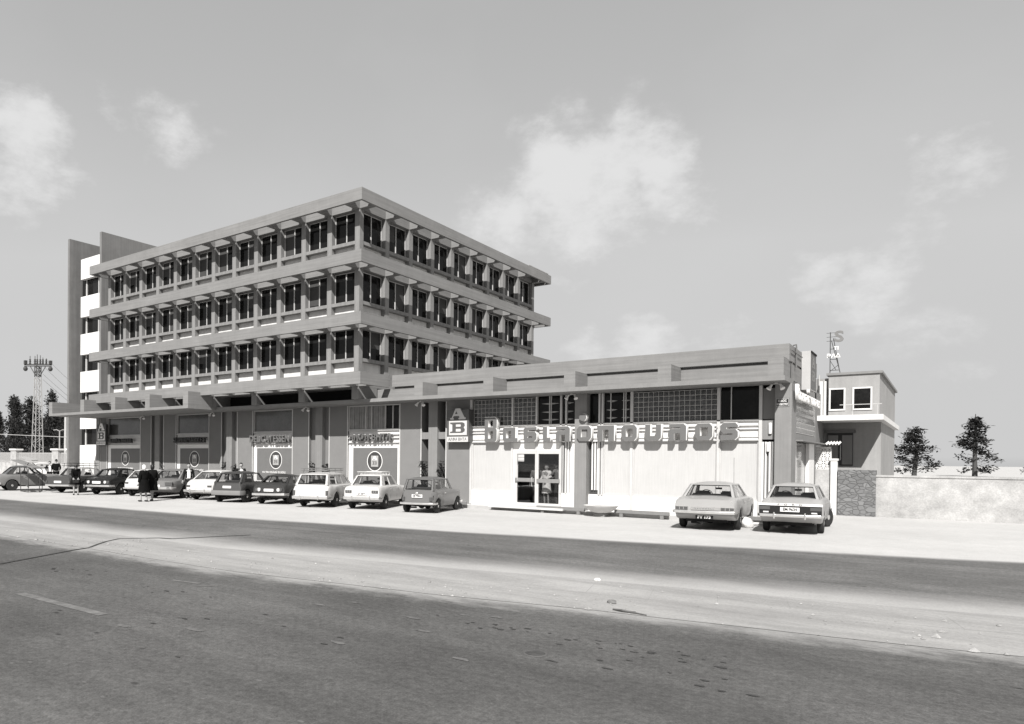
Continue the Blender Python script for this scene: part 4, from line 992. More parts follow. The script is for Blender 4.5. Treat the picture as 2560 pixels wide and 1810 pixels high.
        if c.get('lampround'):
            for i in range(c['lampround']):
                x = s*(lx0+(lx1-lx0)*(i+.5)/c['lampround'])
                MB().lathe([(.075, y-.05), (.075, y-.035), (.08, y+.02)], c=(x, 0, zm), n=18, axis='Y').build('round_lamp', M_lampl if i == 0 else M_lamp, o, 40, world=False)
    pz, pw, ph, dark = c['plate']
    y = ry(pz)-.02 - c.get('plout', 0)
    pl = MB().box(-pw/2, pw/2, y-.012, y+.03, pz-ph/2, pz+ph/2).build('number_plate', M_plb if dark else M_plw, t, world=False)
    if c.get('ptext'):
        me = text_mesh(c['ptext'], ph*.95, .001, bold=.004); xs = [v.co.x for v in me.vertices]; kx = pw*.74/(max(xs)-min(xs)); me.transform(Matrix.Diagonal((kx, 1, 1, 1))); me.transform(Matrix.Rotation(PI/2, 4, 'X'))
        o = link('plate_characters', me, M_plw if dark else M_plb, pl); o.location = (0, y-.0145, pz)
    for s in (-1, 1):
        for yh in c.get('handles', (.85,)):
            m = MB().box(s*W*.985-.012, s*W*.985+.02, yh-.06, yh+.06, zbelt-.14, zbelt-.115); m.build('door_handle', M_chrome, t, world=False)
    # shut lines as recessed dark gaps
    gm = MB()
    for s in (-1, 1):
        for yd in c.get('doors', ()):
            z0, z1 = max(zb+.1, .30), zbelt-.08
            gm.face([(s*(W*1.0+.0015), yd, z0), (s*(W*1.0+.0015), yd+.012, z0), (s*(W*.99+.002), yd+.012, z1), (s*(W*.99+.002), yd, z1)])
    if c.get('doors'): gm.build('shut_line', M_under, t, world=False)
    else: gm.bm.free()
    if c.get('trim'): 
        for s in (-1, 1): MB().box(s*W*1.0-.008, s*W*1.0+.008, .3, wb-.36, c['trim'], c['trim']+.018).build('side_trim', M_chrome, t, world=False)
    return t
def roof_rack(label, par, y0, y1, w, z, mt, hoop=.10):
    # the rack is carried by the car: its own top-level thing
    m4 = Matrix.Translation(par.location) @ Matrix.Rotation(par.rotation_euler.z, 4, 'Z')
    t = thing('roof_rack', label, 'roof rack', m4 @ Vector((0, (y0+y1)/2, z)), par.rotation_euler.z, 'roof racks on the parked cars')
    l = (y1-y0)/2; r = .011
    for zz in ((.06, .06+hoop) if hoop else (.07,)):
        MB().tube([(-w, -l, zz), (w, -l, zz), (w, l, zz), (-w, l, zz), (-w, -l, zz)], r, 5).build('rim_tube', mt, t, world=False)
    for i in range(6):
        y = -l+2*l*i/5; MB().tube([(-w, y, .06), (w, y, .06)], r*.8, 5).build('slat', mt, t, world=False)
    for s in (-1, 1):
        for y in (-l*.7, 0, l*.7): MB().tube([(s*w, y, .06+hoop), (s*w*1.0, y, .05), (s*(w+.03), y, -.05)], r, 5).build('support', mt, t, world=False)
    return t
P = paint
# 1 light sedan, black plate
c1 = dict(W=1.74, H=1.40, wb=2.56, ro=.98, fo=.72, belt=.93, tail=.90, deck=.97, hood=.86, rwin=(-.36, .16), fwin=(1.36, 1.95), side=[(.20, .50), (.535, .91)], paint=P('silver_grey', .30), lamp=(.60, .685, .46, .80), lampsplit=3, lampframe=True,
          plate=(.395, .48, .115, True), plout=-.03, ptext='FY 173', bz=.545, bh=.08, wr=.30, hub=.42, handles=(.72, 1.55), doors=(.58, 1.42), round=.07, tw=.16, sweep=.42, zb=.27)
C1 = car('light silver sedan with a black FY 173 plate and wide split tail lamps', (-5.80, 22.30), 5, c1)
# 2 sedan with black rear panel
c2 = dict(W=1.60, H=1.41, wb=2.53, ro=1.02, fo=.72, belt=.95, tail=.86, deck=.99, hood=.88, rwin=(-.38, .12), fwin=(1.30, 1.92), side=[(.20, .50), (.535, .91)], paint=P('pearl_grey', .31), lamp=(.685, .775, .50, .77), lampframe=True,
          plate=(.70, .48, .12, False), plout=.012, ptext='EM-9634', bz=.53, bh=.075, over=True, wr=.30, hub=.40, handles=(.70, 1.52), doors=(.56, 1.40), round=.07, steer=-24, zb=.28, tw=.16)
C2 = car('light grey sedan with a black rear panel and EM-9634 plate, rightmost', (-3.62, 22.83), 4, c2)
MB().box(-.78, .78, -1.045, -1.0, .575, .80).build('rear_panel', M_plb, C2, world=False)
MB().box(-.80, .80, -1.043, -.99, .804, .865).build('rear_lip', M_white, C2, world=False)
for s in (-1, 1): MB().box(s*.60-.07, s*.60+.07, -1.075, -1.04, .60, .64).build('reversing_light', M_lampl, C2, world=False)
def badge(par, txt, w, y, z, size=.05):
    me = text_mesh(txt, size, .002, bold=.002); xs = [v.co.x for v in me.vertices]; me.transform(Matrix.Diagonal((w/(max(xs)-min(xs)), 1, 1, 1))); me.transform(Matrix.Rotation(PI/2, 4, 'X')); o = link('lettering', me, M_signdark, par); o.location = (0, y, z)
badge(C2, 'F   O   R   D', .62, -1.048, .835); badge(C1, 'V A U X H A L L', .55, -1.0, .64)
MB().box(-.36, .44, -1.0, -.985, .60, .69).build('rear_garnish', M_chrome, C1, world=False)
MB().tube([(.38, 1.95, .93), (.38, 1.93, 2.15)], .005, 5).build('aerial', M_under, C1, world=False)
# 3 small rounded car
c3 = dict(W=1.40, H=1.34, wb=2.0, ro=.44, fo=.5, belt=.86, tail=.84, deck=.87, hood=.80, rwin=(-.34, -.16), fwin=(1.18, 1.52), side=[(.10, .42), (.47, .92)], paint=P('mid_grey', .12), lamp=(.46, .60, .50, .60), plate=(.635, .42, .115, False), ptext='EE 7004',
          bz=.36, bh=.07, wr=.255, zb=.20, hub=.30, handles=(.62,), doors=(.42,), round=.18, tilt=.10, roofw=.80, tw=.14, sweep=.25)
C3 = car('small rounded grey two-door car at the right end of the parked row', (-15.98, 21.35), 13, c3)
MB().lathe([(.03, -.51), (.06, -.49)], c=(0, 0, .73), n=12, axis='Y').build('boot_handle', M_chrome, C3, world=False)
# 4 white sedan
c4 = dict(W=1.56, H=1.40, wb=2.42, ro=.76, fo=.66, belt=.92, tail=.90, deck=.95, hood=.84, rwin=(-.30, .10), fwin=(1.28, 1.75), side=[(.17, .49), (.53, .91)], paint=P('white', .5), lamp=(.66, .76, .42, .68), lampsplit=3, plate=(.62, .44, .10, False), ptext='SA 5877',
          bz=.46, bh=.11, over=True, wr=.29, zb=.26, handles=(.66, 1.46), doors=(.5, 1.32), round=.07, hub=.34)
C4 = car('boxy white four-door sedan parked left of the small rounded car', (-18.82, 21.55), 21, c4)
roof_rack('thin light roof rack on the boxy white sedan', C4, .1, 1.2, .52, 1.40, M_alu, 0)
# 5 white estate
c5 = dict(W=1.60, H=1.42, wb=2.50, ro=.95, fo=.7, belt=.93, tail=.86, deck=.93, hood=.86, rwin=(-.84, -.56), fwin=(1.25, 1.80), side=[(.08, .36), (.39, .63), (.66, .92)], paint=P('cream_white', .48), lamp=(.50, .70, .66, .76), lampsplit=0, plate=(.60, .46, .11, False),
          bz=.42, bh=.11, over=True, wr=.30, zb=.26, handles=(.75, 1.55), doors=(.6, 1.42), round=.06, tilt=.16, roofw=.78)
C5 = car('white estate car with a full-length roof rack between the boxy sedan and the dark coupe', (-21.12, 21.10), 22, c5)
roof_rack('long dark roof rack on the white estate car', C5, -.6, 1.25, .56, 1.44, M_signdark, .08)
# 6 dark fastback coupe
c6 = dict(W=1.58, H=1.29, wb=2.42, ro=.72, fo=.70, belt=.86, tail=.82, deck=.93, hood=.80, rwin=(-.42, .32), fwin=(1.15, 1.72), side=[(.27, .47), (.51, .90)], paint=P('slate', .032), lamp=(.58, .70, .40, .60), lampround=2, plate=(.62, .44, .11, False),
          bz=.44, bh=.09, wr=.29, zb=.24, handles=(.66,), doors=(.5,), round=.09, hub=.34)
C6 = car('dark grey fastback coupe with a chrome-edged bumper, left of the white estate', (-23.72, 21.05), 23, c6)
# 7 hatchback
c7 = dict(W=1.54, H=1.38, wb=2.42, ro=.50, fo=.62, belt=.88, tail=.86, deck=.90, hood=.82, rwin=(-.42, -.06), fwin=(1.22, 1.72), side=[(.12, .46), (.52, .90)], paint=P('dull_grey', .048), lamp=(.66, .92, .60, .67), plate=(.69, .42, .10, False),
          bz=.44, bh=.20, bmat=mat('plastic_bumper', .17, .7, .05, 3), wr=.29, zb=.24, handles=(.66,), doors=(.5,), round=.07, tilt=.22, roofw=.78, hub=.4)
C7 = car('mid grey hatchback with deep plastic bumper, left of the dark fastback coupe', (-25.92, 20.45), 19, c7)
# 8 white rounded saloon
c8 = dict(W=1.60, H=1.40, wb=2.45, ro=.85, fo=.65, belt=.92, tail=.80, deck=.96, hood=.84, rwin=(-.38, .22), fwin=(1.25, 1.75), side=[(.24, .50), (.54, .90)], paint=P('chalk_white', .5), lamp=(.62, .70, .46, .66), plate=(.62, .42, .12, False),
          bz=.44, bh=.10, over=True, wr=.30, zb=.26, handles=(.66, 1.46), doors=(.5, 1.32), round=.20, tilt=.10, hub=.34)
C8 = car('rounded white saloon between the white-shirted man and the grey hatchback', (-28.3, 20.95), 20, c8)
# 9 big silver saloon
c9 = dict(W=1.80, H=1.42, wb=2.80, ro=1.10, fo=.80, belt=.93, tail=.86, deck=.95, hood=.86, rwin=(-.36, .28), fwin=(1.55, 2.15), side=[(.20, .50), (.535, .91)], paint=P('metal_grey', .155), lamp=(.64, .80, .50, .88), lampsplit=0, plate=(.62, .46, .11, False),
          bz=.52, bh=.10, wr=.31, zb=.26, handles=(.80, 1.75), doors=(.62, 1.6), round=.08, hub=.62, tw=.17)
C9 = car('large silver grey saloon with wide tail lamps beside the two walking women', (-30.75, 20.45), 23, c9)
# 10 small white hatch
c10 = dict(W=1.50, H=1.36, wb=2.3, ro=.55, fo=.62, belt=.88, tail=.84, deck=.90, hood=.82, rwin=(-.46, .05), fwin=(1.12, 1.62), side=[(.16, .48), (.52, .90)], paint=P('ivory_white', .48), lamp=(.64, .72, .48, .66), plate=(.64, .42, .10, False),
          bz=.42, bh=.07, wr=.27, zb=.24, handles=(.62,), doors=(.46,), round=.08, tilt=.12, roofw=.76)
C10 = car('small white hatchback half hidden by the two walking women', (-33.0, 20.45), 22, c10)
# 11 black sedan
c11 = dict(W=1.66, H=1.38, wb=2.48, ro=.82, fo=.95, belt=.90, tail=.82, deck=.94, hood=.82, rwin=(-.25, .22), fwin=(1.25, 1.62), side=[(.17, .49), (.53, .91)], paint=P('black', .012), lamp=(.60, .74, .42, .76), lampround=2, plate=(.655, .50, .12, False), plout=.03,
          bz=.48, bh=.09, wr=.30, zb=.26, handles=(.66, 1.46), doors=(.5, 1.32), round=.05)
C11 = car('black boxy sedan right of the grey car with the white roof', (-35.70, 20.1), 21, c11)
# 12 grey car with white roof
c12 = dict(W=1.62, H=1.40, wb=2.5, ro=1.02, fo=.7, belt=.93, tail=.88, deck=.95, hood=.86, rwin=(-.26, .12), fwin=(1.25, 1.72), side=[(.17, .49), (.53, .91)], paint=P('steel_grey', .052), roofpaint=P('roof_white', .42), lamp=(.54, .66, .68, .78), plate=(.60, .46, .11, False),
          bz=.42, bh=.09, wr=.30, zb=.26, handles=(.66, 1.46), doors=(.5, 1.32), round=.08)
C12 = car('grey sedan with a white roof and rack behind the bending woman', (-38.95, 19.85), 21, c12)
roof_rack('wide dark roof rack on the grey sedan with the white roof', C12, -.1, 1.3, .62, 1.42, M_under, .12)
# 13 side-on car at the left edge
c13 = dict(W=1.60, H=1.42, wb=2.45, ro=.85, fo=.75, belt=.92, tail=.86, deck=.94, hood=.86, rwin=(-.30, .15), fwin=(1.10, 1.60), side=[(.16, .49), (.53, .91)], paint=P('pale_grey', .15), roofpaint=P('charcoal_roof', .05), lamp=(.58, .70, .48, .72), plate=(.5, .44, .11, False),
          bz=.42, bh=.09, wr=.30, zb=.26, handles=(.66,), doors=(.5, 1.32), round=.12)
C13 = car('two-tone car with pale body and dark roof, side-on at the left edge', (-43.6, 18.6), -12, c13)
c14 = dict(c8); c14.update(paint=P('van_white', .6), H=1.46)
C14 = car('white saloon standing far back near the fence on the left', (-58.5, 27.5), 70, c14, 'cars standing near the fence')
# ------------------------------------------------------------------ people
M_skin = mat('skin', .30, .6, .06, 9); M_hairb = mat('hair_black', .012, .5, .2, 30); M_hairg = mat('hair_grey', .10, .6, .2, 30)
M_coat = mat('coat_black', .007, .95, .2, 6, spec=.04); M_suit = mat('suit_dark', .014, .9, .15, 6, spec=.05); M_shirt = mat('shirt_white', .72, .8, .03, 5); M_trous = mat('trousers_grey', .06, .85, .1, 5)
M_shoe = mat('shoe_leather', .015, .4, .1, 9); M_sweat = mat('sweater_grey', .17, .9, .1, 9); M_stock = mat('stocking_pale', .26, .7, .05, 9); M_bag = mat('handbag_leather', .02, .35, .1, 9); M_eye = mat('eye_dark', .02, .3, .05, 5)
def skin_mesh(pts, edges, radii, root=0, sub=1):
    me = bpy.data.meshes.new('sk'); me.from_pydata([tuple(p) for p in pts], edges, []); o = bpy.data.objects.new('sk', me); scn.collection.objects.link(o)
    sk = o.modifiers.new('s', 'SKIN'); sk.use_smooth_shade = True
    for i, r in enumerate(radii):
        r = r if isinstance(r, tuple) else (r, r); me.skin_vertices[0].data[i].radius = r; me.skin_vertices[0].data[i].use_root = (i == root)
    ss = o.modifiers.new('u', 'SUBSURF'); ss.levels = sub; ss.render_levels = sub
    bpy.context.view_layer.update()
    r = bpy.data.meshes.new_from_object(o.evaluated_get(bpy.context.evaluated_depsgraph_get())); bpy.data.objects.remove(o); bpy.data.meshes.remove(me)
    for p in r.polygons: p.use_smooth = True
    return r
def person(label, loc, rz, H, outfit, arms=((-.26, .02, .86), (.26, .02, .86)), legs=((-.09, 0), (.09, 0)), lean=0.0, nod=0.0, turn=0.0, grp=None, z=0, elbows=None, flat=True):
    """local +y is forward; arms: wrist positions; legs: foot (x,y); lean: forward lean of the trunk in radians"""
    k = H/1.70
    t = thing('person', label, 'person', (loc[0], loc[1], z), rad(rz), grp)
    V = lambda x, y, q: Vector((x*k, y*k, q*k))
    def up(x, y, q):                       # trunk points lean about the hips
        p = V(x, y, q); h = V(0, 0, .92); d = p-h; return h+Matrix.Rotation(-lean, 3, 'X') @ d
    hipc, waist, chest, neck = V(0, 0, .92), up(0, .0, 1.06), up(0, .0, 1.28), up(0, -.005, 1.44)
    shL, shR = up(-.175, 0, 1.39), up(.175, 0, 1.39)
    head = up(0, .015, 1.585)+Vector((0, math.sin(nod)*.08*k, -abs(math.sin(nod))*.05*k))
    pts = [hipc, waist, chest, neck, head-Vector((0, 0, .05*k))]; ed = [(0, 1), (1, 2), (2, 3), (3, 4)]; ra = [(.13*k, .10*k), (.115*k, .085*k), (.135*k, .095*k), (.05*k, .05*k), (.045*k, .05*k)]
    A = []; Lg = []
    for i, s in enumerate((-1, 1)):
        sh = (shL, shR)[i]; w = V(*arms[i]); 
        if elbows and elbows[i]: el = V(*elbows[i])
        else:
            mid = (sh+w)/2; L_ = (w-sh).length; bend = math.sqrt(max(0, (.265*k)**2-(L_/2)**2)) if L_ < .53*k else 0
            el = mid+Vector((s*.35, -1, -.25)).normalized()*bend
        A.append((sh, el, w))
        b = len(pts); pts += [sh, el, w]; ed += [(2, b), (b, b+1), (b+1, b+2)]; ra += [.052*k, .038*k, .027*k]
        f = legs[i]; hp = V(s*.09, 0, .88); an = V(f[0], f[1], .09); kn = (hp+an)/2+V(0, .04+abs(f[1])*.25, .03); toe = an+V(0.01*s, .14, -.055); heel = an+V(0, -.03, -.05)
        Lg.append((hp, kn, an, toe))
        b = len(pts); pts += [hp, kn, an, toe]; ed += [(0, b), (b, b+1), (b+1, b+2), (b+2, b+3)]; ra += [.08*k, .052*k, .036*k, (.04*k, .028*k)]
    body = skin_mesh(pts, ed, ra)
    bm = bmesh.new(); bm.from_mesh(body); bpy.data.meshes.remove(body)
    # head with face
    hm = bmesh.new(); bmesh.ops.create_uvsphere(hm, u_segments=20, v_segments=16, radius=1)
    for v in hm.verts:
        x, y, q = v.co
        sx, sy, sz = .074, .092, .112
        if q < -.1: sx *= 1+.32*(q+.1); sy *= 1+.12*(q+.1)
        X, Y, Z = x*sx, y*sy, q*sz
        if y > .55 and abs(x) < .22 and -.35 < q < .1: Y += .022*(1-abs(x)/.22)*(1-(q+.35)/.55*.6)     # nose
        if y > .5 and .15 < abs(x) < .5 and .0 < q < .25: Y -= .009                                     # eye sockets
        if y > .4 and abs(x) < .4 and -.62 < q < -.5: Y += .004                                         # lips
        v.co = Vector((X, Y, Z))*k
    for s in (-1, 1): bmesh.ops.create_uvsphere(hm, u_segments=8, v_segments=6, radius=1, matrix=Matrix.Translation((s*.077*k, -.005*k, -.005*k)) @ Matrix.Diagonal((.012*k, .022*k, .032*k, 1)))
    R = Matrix.Rotation(turn, 4, 'Z') @ Matrix.Rotation(-(lean*.6+nod), 4, 'X')
    bmesh.ops.transform(hm, matrix=Matrix.Translation(head) @ R, verts=hm.verts)
    tmp = bpy.data.meshes.new('h'); hm.to_mesh(tmp); hm.free(); bm.from_mesh(tmp); bpy.data.meshes.remove(tmp)
    # hands: palm and five fingers
    mb = MB(); mb.bm.free(); mb.bm = bm
    for i, s in enumerate((-1, 1)):
        sh, el, w = A[i]; d = (w-el).normalized(); sd = d.cross(Vector((0, 1, 0)))
        sd = sd.normalized() if sd.length > .1 else Vector((1, 0, 0)); cu = sd.cross(d).normalized()
        pal = w+d*.05*k
        mb.loft([[w+d*t_*k+sd*a*wd*k+cu*b*.012*k for a, b in ((-1, -1), (1, -1), (1, 1), (-1, 1))] for t_, wd in ((-.02, .022), (.03, .036), (.09, .038))])
        for j, (o_, ln) in enumerate(((-.029, .062), (-.010, .073), (.010, .070), (.028, .056))):
            r0 = w+d*.085*k+sd*o_*k; r1 = r0+(d*.8+cu*.45).normalized()*ln*.5*k; r2 = r1+(d*.45+cu*.8).normalized()*ln*.5*k
            mb.tube([r0, r1, r2], [.0085*k, .008*k, .006*k], 5)
        r0 = w+d*.03*k-sd*.03*k; mb.tube([r0, r0+(d*.7-sd*.7).normalized()*.035*k, r0+(d*.9-sd*.35).normalized()*.068*k], [.011*k, .009*k, .007*k], 5)
    for f in mb.bm.faces: f.smooth = True
    mb.build('body', outfit.get('skin', M_skin), t, world=False)
    # eyes
    m = MB()
    for s in (-1, 1):
        c = Matrix.Translation(head) @ R @ Vector((s*.028*k, .082*k, .016*k)); m.ball(c, .011*k, .006*k, .006*k, 6, 4)
    m.build('eyes', M_eye, t, world=False)
    # hair or scarf
    m = MB(); bmesh.ops.create_uvsphere(m.bm, u_segments=18, v_segments=12, radius=1)
    hs = outfit.get('hair', 'short'); bad = []
    for v in m.bm.verts:
        x, y, q = v.co
        lim = {'short': -.15, 'long': -.9, 'scarf': -.95}[hs]
        if q < lim or (y > .45 and q < .45): bad.append(v)
        g = 1.10 if hs == 'short' else 1.22
        v.co = Vector((x*.077*g, y*.095*g-.006, q*.115*g+.006))*k
    bmesh.ops.delete(m.bm, geom=bad, context='VERTS')
    for v in m.bm.verts: v.co += v.co.normalized()*.012*k*mnoise.noise(v.co*40/k)
    bmesh.ops.transform(m.bm, matrix=Matrix.Translation(head) @ R, verts=m.bm.verts)
    m.build('headscarf' if hs == 'scarf' else 'hair', outfit.get('hairmat', M_hairb), t, 60, world=False)
    # clothes
    def sleeve_pts(grow, upto=1.0):
        p = [hipc, waist, chest, neck-Vector((0, 0, .03*k))]; e = [(0, 1), (1, 2), (2, 3)]; r = [(.150*k*grow, .118*k*grow), (.14*k*grow, .11*k*grow), (.165*k*grow, .118*k*grow), (.062*k, .06*k)]
        for sh, el, w in A:
            b = len(p); p += [sh, el, el+(w-el)*.93*upto]; e += [(2, b), (b, b+1), (b+1, b+2)]; r += [.072*k*grow, .055*k*grow, .043*k*grow]
        return p, e, r
    g = outfit.get('grow', 1.0)
    p, e, r = sleeve_pts(g)
    link(outfit.get('topname', 'jacket'), skin_mesh(p, e, r), outfit['top'], t)
    if outfit.get('front'):
        m = MB(); q = [up(-.05, .118, 1.40), up(.05, .118, 1.40), up(.075, .128, 1.2), up(.07, .125, .98), up(-.07, .125, .98), up(-.075, .128, 1.2)]
        m.prism(q, Vector((0, .012*k, 0))); m.build('shirt_front', outfit['front'], t, world=False)
    if outfit.get('skirt'):
        hem, mt = outfit['skirt']; rings = []
        for i in range(6):
            u = i/5; zc = 1.04+(hem-1.04)*u; cx = (legs[0][0]+legs[1][0])/2*u*.4; cy = (legs[0][1]+legs[1][1])/2*u*.4; wx = (.155+.055*u)*g*k; wy = (.125+.075*u)*g*k
            rings.append([(cx*k+wx*math.cos(2*PI*j/20)*(1+.03*u*math.cos(j*5)), cy*k+wy*math.sin(2*PI*j/20)*(1+.04*u*math.sin(j*7)), zc*k) for j in range(20)])
        MB().loft(rings).build(outfit.get('skirtname', 'skirt'), mt, t, 50, world=False)
        link('stockings', skin_mesh([x for L_ in Lg for x in L_[1:3]], [(0, 1), (2, 3)], [.056*k, .040*k]*2), outfit.get('legs', M_stock), t) if False else None
    else:
        p = [hipc+Vector((0, 0, .04*k))]; e = []; r = [(.14*k, .115*k)]
        for hp, kn, an, toe in Lg:
            b = len(p); p += [hp, kn, an-Vector((0, 0, .03*k))]; e += [(0, b), (b, b+1), (b+1, b+2)]; r += [.095*k, .072*k, .062*k]
        link('trousers', skin_mesh(p, e, r), outfit.get('trousers', M_trous), t)
    m = MB()
    for hp, kn, an, toe in Lg:
        d = (toe-an); d.z = 0; d.normalize(); c = an+d*.055*k; 
        for f_ in (0,):
            mm = Matrix.Translation((c.x, c.y, .042*k)) @ Matrix.Rotation(math.atan2(-d.x, d.y), 4, 'Z') @ Matrix.Diagonal((.05*k, .135*k, .042*k, 1)); bmesh.ops.create_uvsphere(m.bm, u_segments=12, v_segments=8, radius=1, matrix=mm)
    m.build('shoes', M_shoe, t, 80, world=False)
    return t
W1 = dict(top=M_coat, topname='coat', grow=1.34, skirt=(.46, M_coat), skirtname='coat_skirt', hair='scarf', hairmat=mat('headscarf_white', .6, .8, .1, 20))
person('woman walking in a long black coat and white headscarf', (-28.80, 17.88), 100, 1.62, W1, arms=((-.27, .05, .86), (.20, .16, .98)), legs=((-.08, .10), (.08, -.12)), skin=None) if False else person('woman walking in a long black coat and white headscarf', (-28.80, 17.88), 100, 1.62, W1, arms=((-.27, .05, .86), (.20, .16, .98)), legs=((-.08, .10), (.08, -.12)))
W2 = dict(top=mat('coat_charcoal', .010, .95, .2, 6, spec=.04), topname='coat', grow=1.28, skirt=(.50, M_coat), skirtname='coat_skirt', hair='long')
person('dark-haired woman in a black coat walking beside the one in the white headscarf', (-29.10, 18.48), 85, 1.64, W2, arms=((-.2, .18, 1.0), (.26, .08, .90)), legs=((-.08, -.14), (.08, .14)))
W3 = dict(top=M_coat, topname='coat', grow=1.22, skirt=(.56, M_coat), skirtname='coat_skirt', hair='long')
person('woman in a black coat bending forward over her handbag beside the grey sedan', (-36.15, 18.62), -118, 1.62, W3, arms=((-.12, .42, .90), (.12, .42, .90)), legs=((-.10, 0), (.10, 0)), lean=.42, nod=.5)
t = thing('handbag', 'dark handbag held open by the bending woman', 'handbag', (-35.79, 18.43, .62), rad(-118))
MB().box(-.15, .15, -.06, .06, 0, .22).bevel(.03, 2).build('bag_body', M_bag, t, 40, world=False); MB().tube([(-.09, 0, .21), (-.07, 0, .31), (.07, 0, .31), (.09, 0, .21)], .009).build('strap', M_bag, t, world=False)
S1 = dict(top=M_suit, front=M_shirt, trousers=mat('trousers_dark', .015, .85, .1, 5), hair='short')
person('man in an open dark jacket and white shirt standing behind the rounded white saloon', (-29.62, 20.75), -125, 1.70, S1, arms=((-.27, .0, .86), (.27, .0, .86)))
S2 = dict(top=M_suit, front=M_shirt, trousers=M_suit, hair='short')
person('smiling man in a dark suit, only head and shoulders above the grey hatchback', (-27.90, 22.50), -120, 1.74, S2)
person('man in dark clothes standing with his back to the street near the left fence', (-47.2, 23.0), 60, 1.78, dict(top=M_coat, trousers=M_coat, hair='short', grow=1.08), arms=((-.2, .2, 1.05), (.2, .2, 1.05)), legs=((-.12, 0), (.12, 0)))
person('shorter person in a dark jacket holding something white near the left fence', (-48.5, 23.2), -110, 1.64, dict(top=M_suit, front=M_shirt, trousers=M_coat, hair='short'), arms=((-.2, .25, 1.02), (.2, .25, 1.02)))
G = 'people inside the glass doors'
person('person in a grey sweater standing just inside the glass door, left of the white coat', (-13.58, 25.95), 200, 1.68, dict(top=M_sweat, trousers=M_trous, hair='short', skin=mat('skin_shade', .16, .6, .05, 9)), grp=G, z=.18)
person('person in a knee-length white coat inside the right glass door', (-13.05, 25.82), 175, 1.66, dict(top=M_shirt, topname='coat', grow=1.0, skirt=(.52, M_shirt), skirtname='coat_skirt', hair='short'), grp=G, z=.18, arms=((-.1, .25, 1.1), (.2, .2, 1.05)))
person('man in a grey jumper reaching across the white coat inside the right glass door', (-12.62, 25.98), 80, 1.74, dict(top=M_sweat, trousers=M_trous, hair='short'), grp=G, z=.18, arms=((-.15, .45, 1.15), (.2, .4, 1.1)), lean=.12)
# ------------------------------------------------------------------ left background: fence, mast, poles, trees
M_stone = mat('whitewashed_stone', .38, .9, .25, 1.5, blotch=.3, bump=.4); M_pale = mat('pale_steel', .40, .5, .1, 4); M_dksteel = mat('dark_steel', .05, .6, .1, 4)
def fence(label, x0, x1, y, par_y=0, pick=.13, mt=None, zt=2.32, z0=1.25):
    t = thing('fence', label, 'fence', ((x0+x1)/2, y, 0)); w = (x1-x0)/2
    MB().box(-w, w, -.15, .15, 0, z0).build('wall_base', M_stone, t, world=False)
    m = MB(); n = int(2*w/pick)
    for i in range(n+1):
        x = -w+2*w*i/n; m.box(x-.018, x+.018, -.018, .018, z0, zt)
    m.box(-w, w, -.03, .03, zt-.1, zt-.05); m.box(-w, w, -.03, .03, z0+.08, z0+.13); m.build('railing', mt or M_pale, t, world=False)
    return t
F1 = fence('long pale steel railing on a low whitewashed wall at the far left', -100, -72.2, 35)
F2 = fence('short dark railing on a whitewashed wall between two stone gate piers', -70.8, -69.3, 35, mt=M_pale)
for i, x in enumerate((-80.5, -71.5, -68.6)):
    t = thing('gate_pier', ('whitewashed stone gate pier at the left edge of the fence', 'whitewashed stone gate pier in the middle of the fence', 'whitewashed stone gate pier beside the stair tower')[i], 'gate pier', (x, 35, 0), 0, 'stone gate piers of the fence')
    MB().box(-.62, .62, -.3, .3, 0, 2.55).build('shaft', M_stone, t, world=False); MB().box(-.75, .75, -.4, .4, 2.552, 2.72).build('cap', M_white, t, world=False)
tag(MB().box(-68, -55, 34.9, 35.2, 0, 1.6).build('boundary_wall', M_stone), 'low whitewashed wall running behind the stair tower', 'wall')
# lattice mast
t = thing('lattice_mast', 'pale steel lattice power mast with a crowded crossarm at the left edge', 'power mast', (-97.4, 45, 0))
def lattice(mb, zs, wf, r, br):
    for sx in (-1, 1):
        for sy in (-1, 1): mb.tube([(sx*wf(z), sy*wf(z), z) for z in (zs[0], zs[-1])], r, 5)
    for i, (a, b) in enumerate(zip(zs, zs[1:])):
        s = 1 if i % 2 else -1
        for sy in (-1, 1): mb.tube([(-s*wf(a), sy*wf(a), a), (s*wf(b), sy*wf(b), b)], br, 4)
        for sx in (-1, 1): mb.tube([(sx*wf(a), -s*wf(a), a), (sx*wf(b), s*wf(b), b)], br, 4)
wf = lambda z: .56-.022*z
zs = [i*12.4/17 for i in range(18)]
m = MB(); lattice(m, zs, wf, .06, .026); m.build('lattice_frame', mat('mast_paint', .28, .6, .1, 3), t, world=False)
m = MB(); lattice(m, [12.42, 12.9, 13.4, 13.9], lambda z: .27, .07, .04); m.build('mast_head', M_dksteel, t, world=False)
dx, dy = .806, .592
def cr(s, z, off=0): return (s*dx, s*dy, z)
m = MB().tube([cr(-1.8, 14.05), cr(1.8, 14.05)], .10, 6).tube([cr(-1.8, 13.85), cr(1.8, 13.85)], .06, 6).tube([cr(-1.0, 13.8), cr(-.3, 12.6)], .05).tube([cr(1.0, 13.8), cr(.3, 12.6)], .05)
m.build('crossarm', M_dksteel, t, world=False)
for s, h in ((-1.05, 1.1), (-.4, 1.1), (-.1, 1.3), (.3, 1.2), (.65, .9), (1.1, .8)):
    m = MB().lathe([(.05, 0), (.17, .1), (.07, .2), (.16, .35), (.07, .45), (.14, .6), (.05, .7), (.04, h)], c=cr(s, 14.1), n=8); m.build('insulator', M_dksteel, t, 60, world=False)
for s in (-1.65, 1.65): 
    m = MB().ball(cr(s, 13.5), .28, .28, .32, 10, 8).box(s*dx-.2, s*dx+.2, s*dy-.15, s*dy+.15, 14.1, 14.6); m.build('transformer_can', M_dksteel, t, 60, world=False)
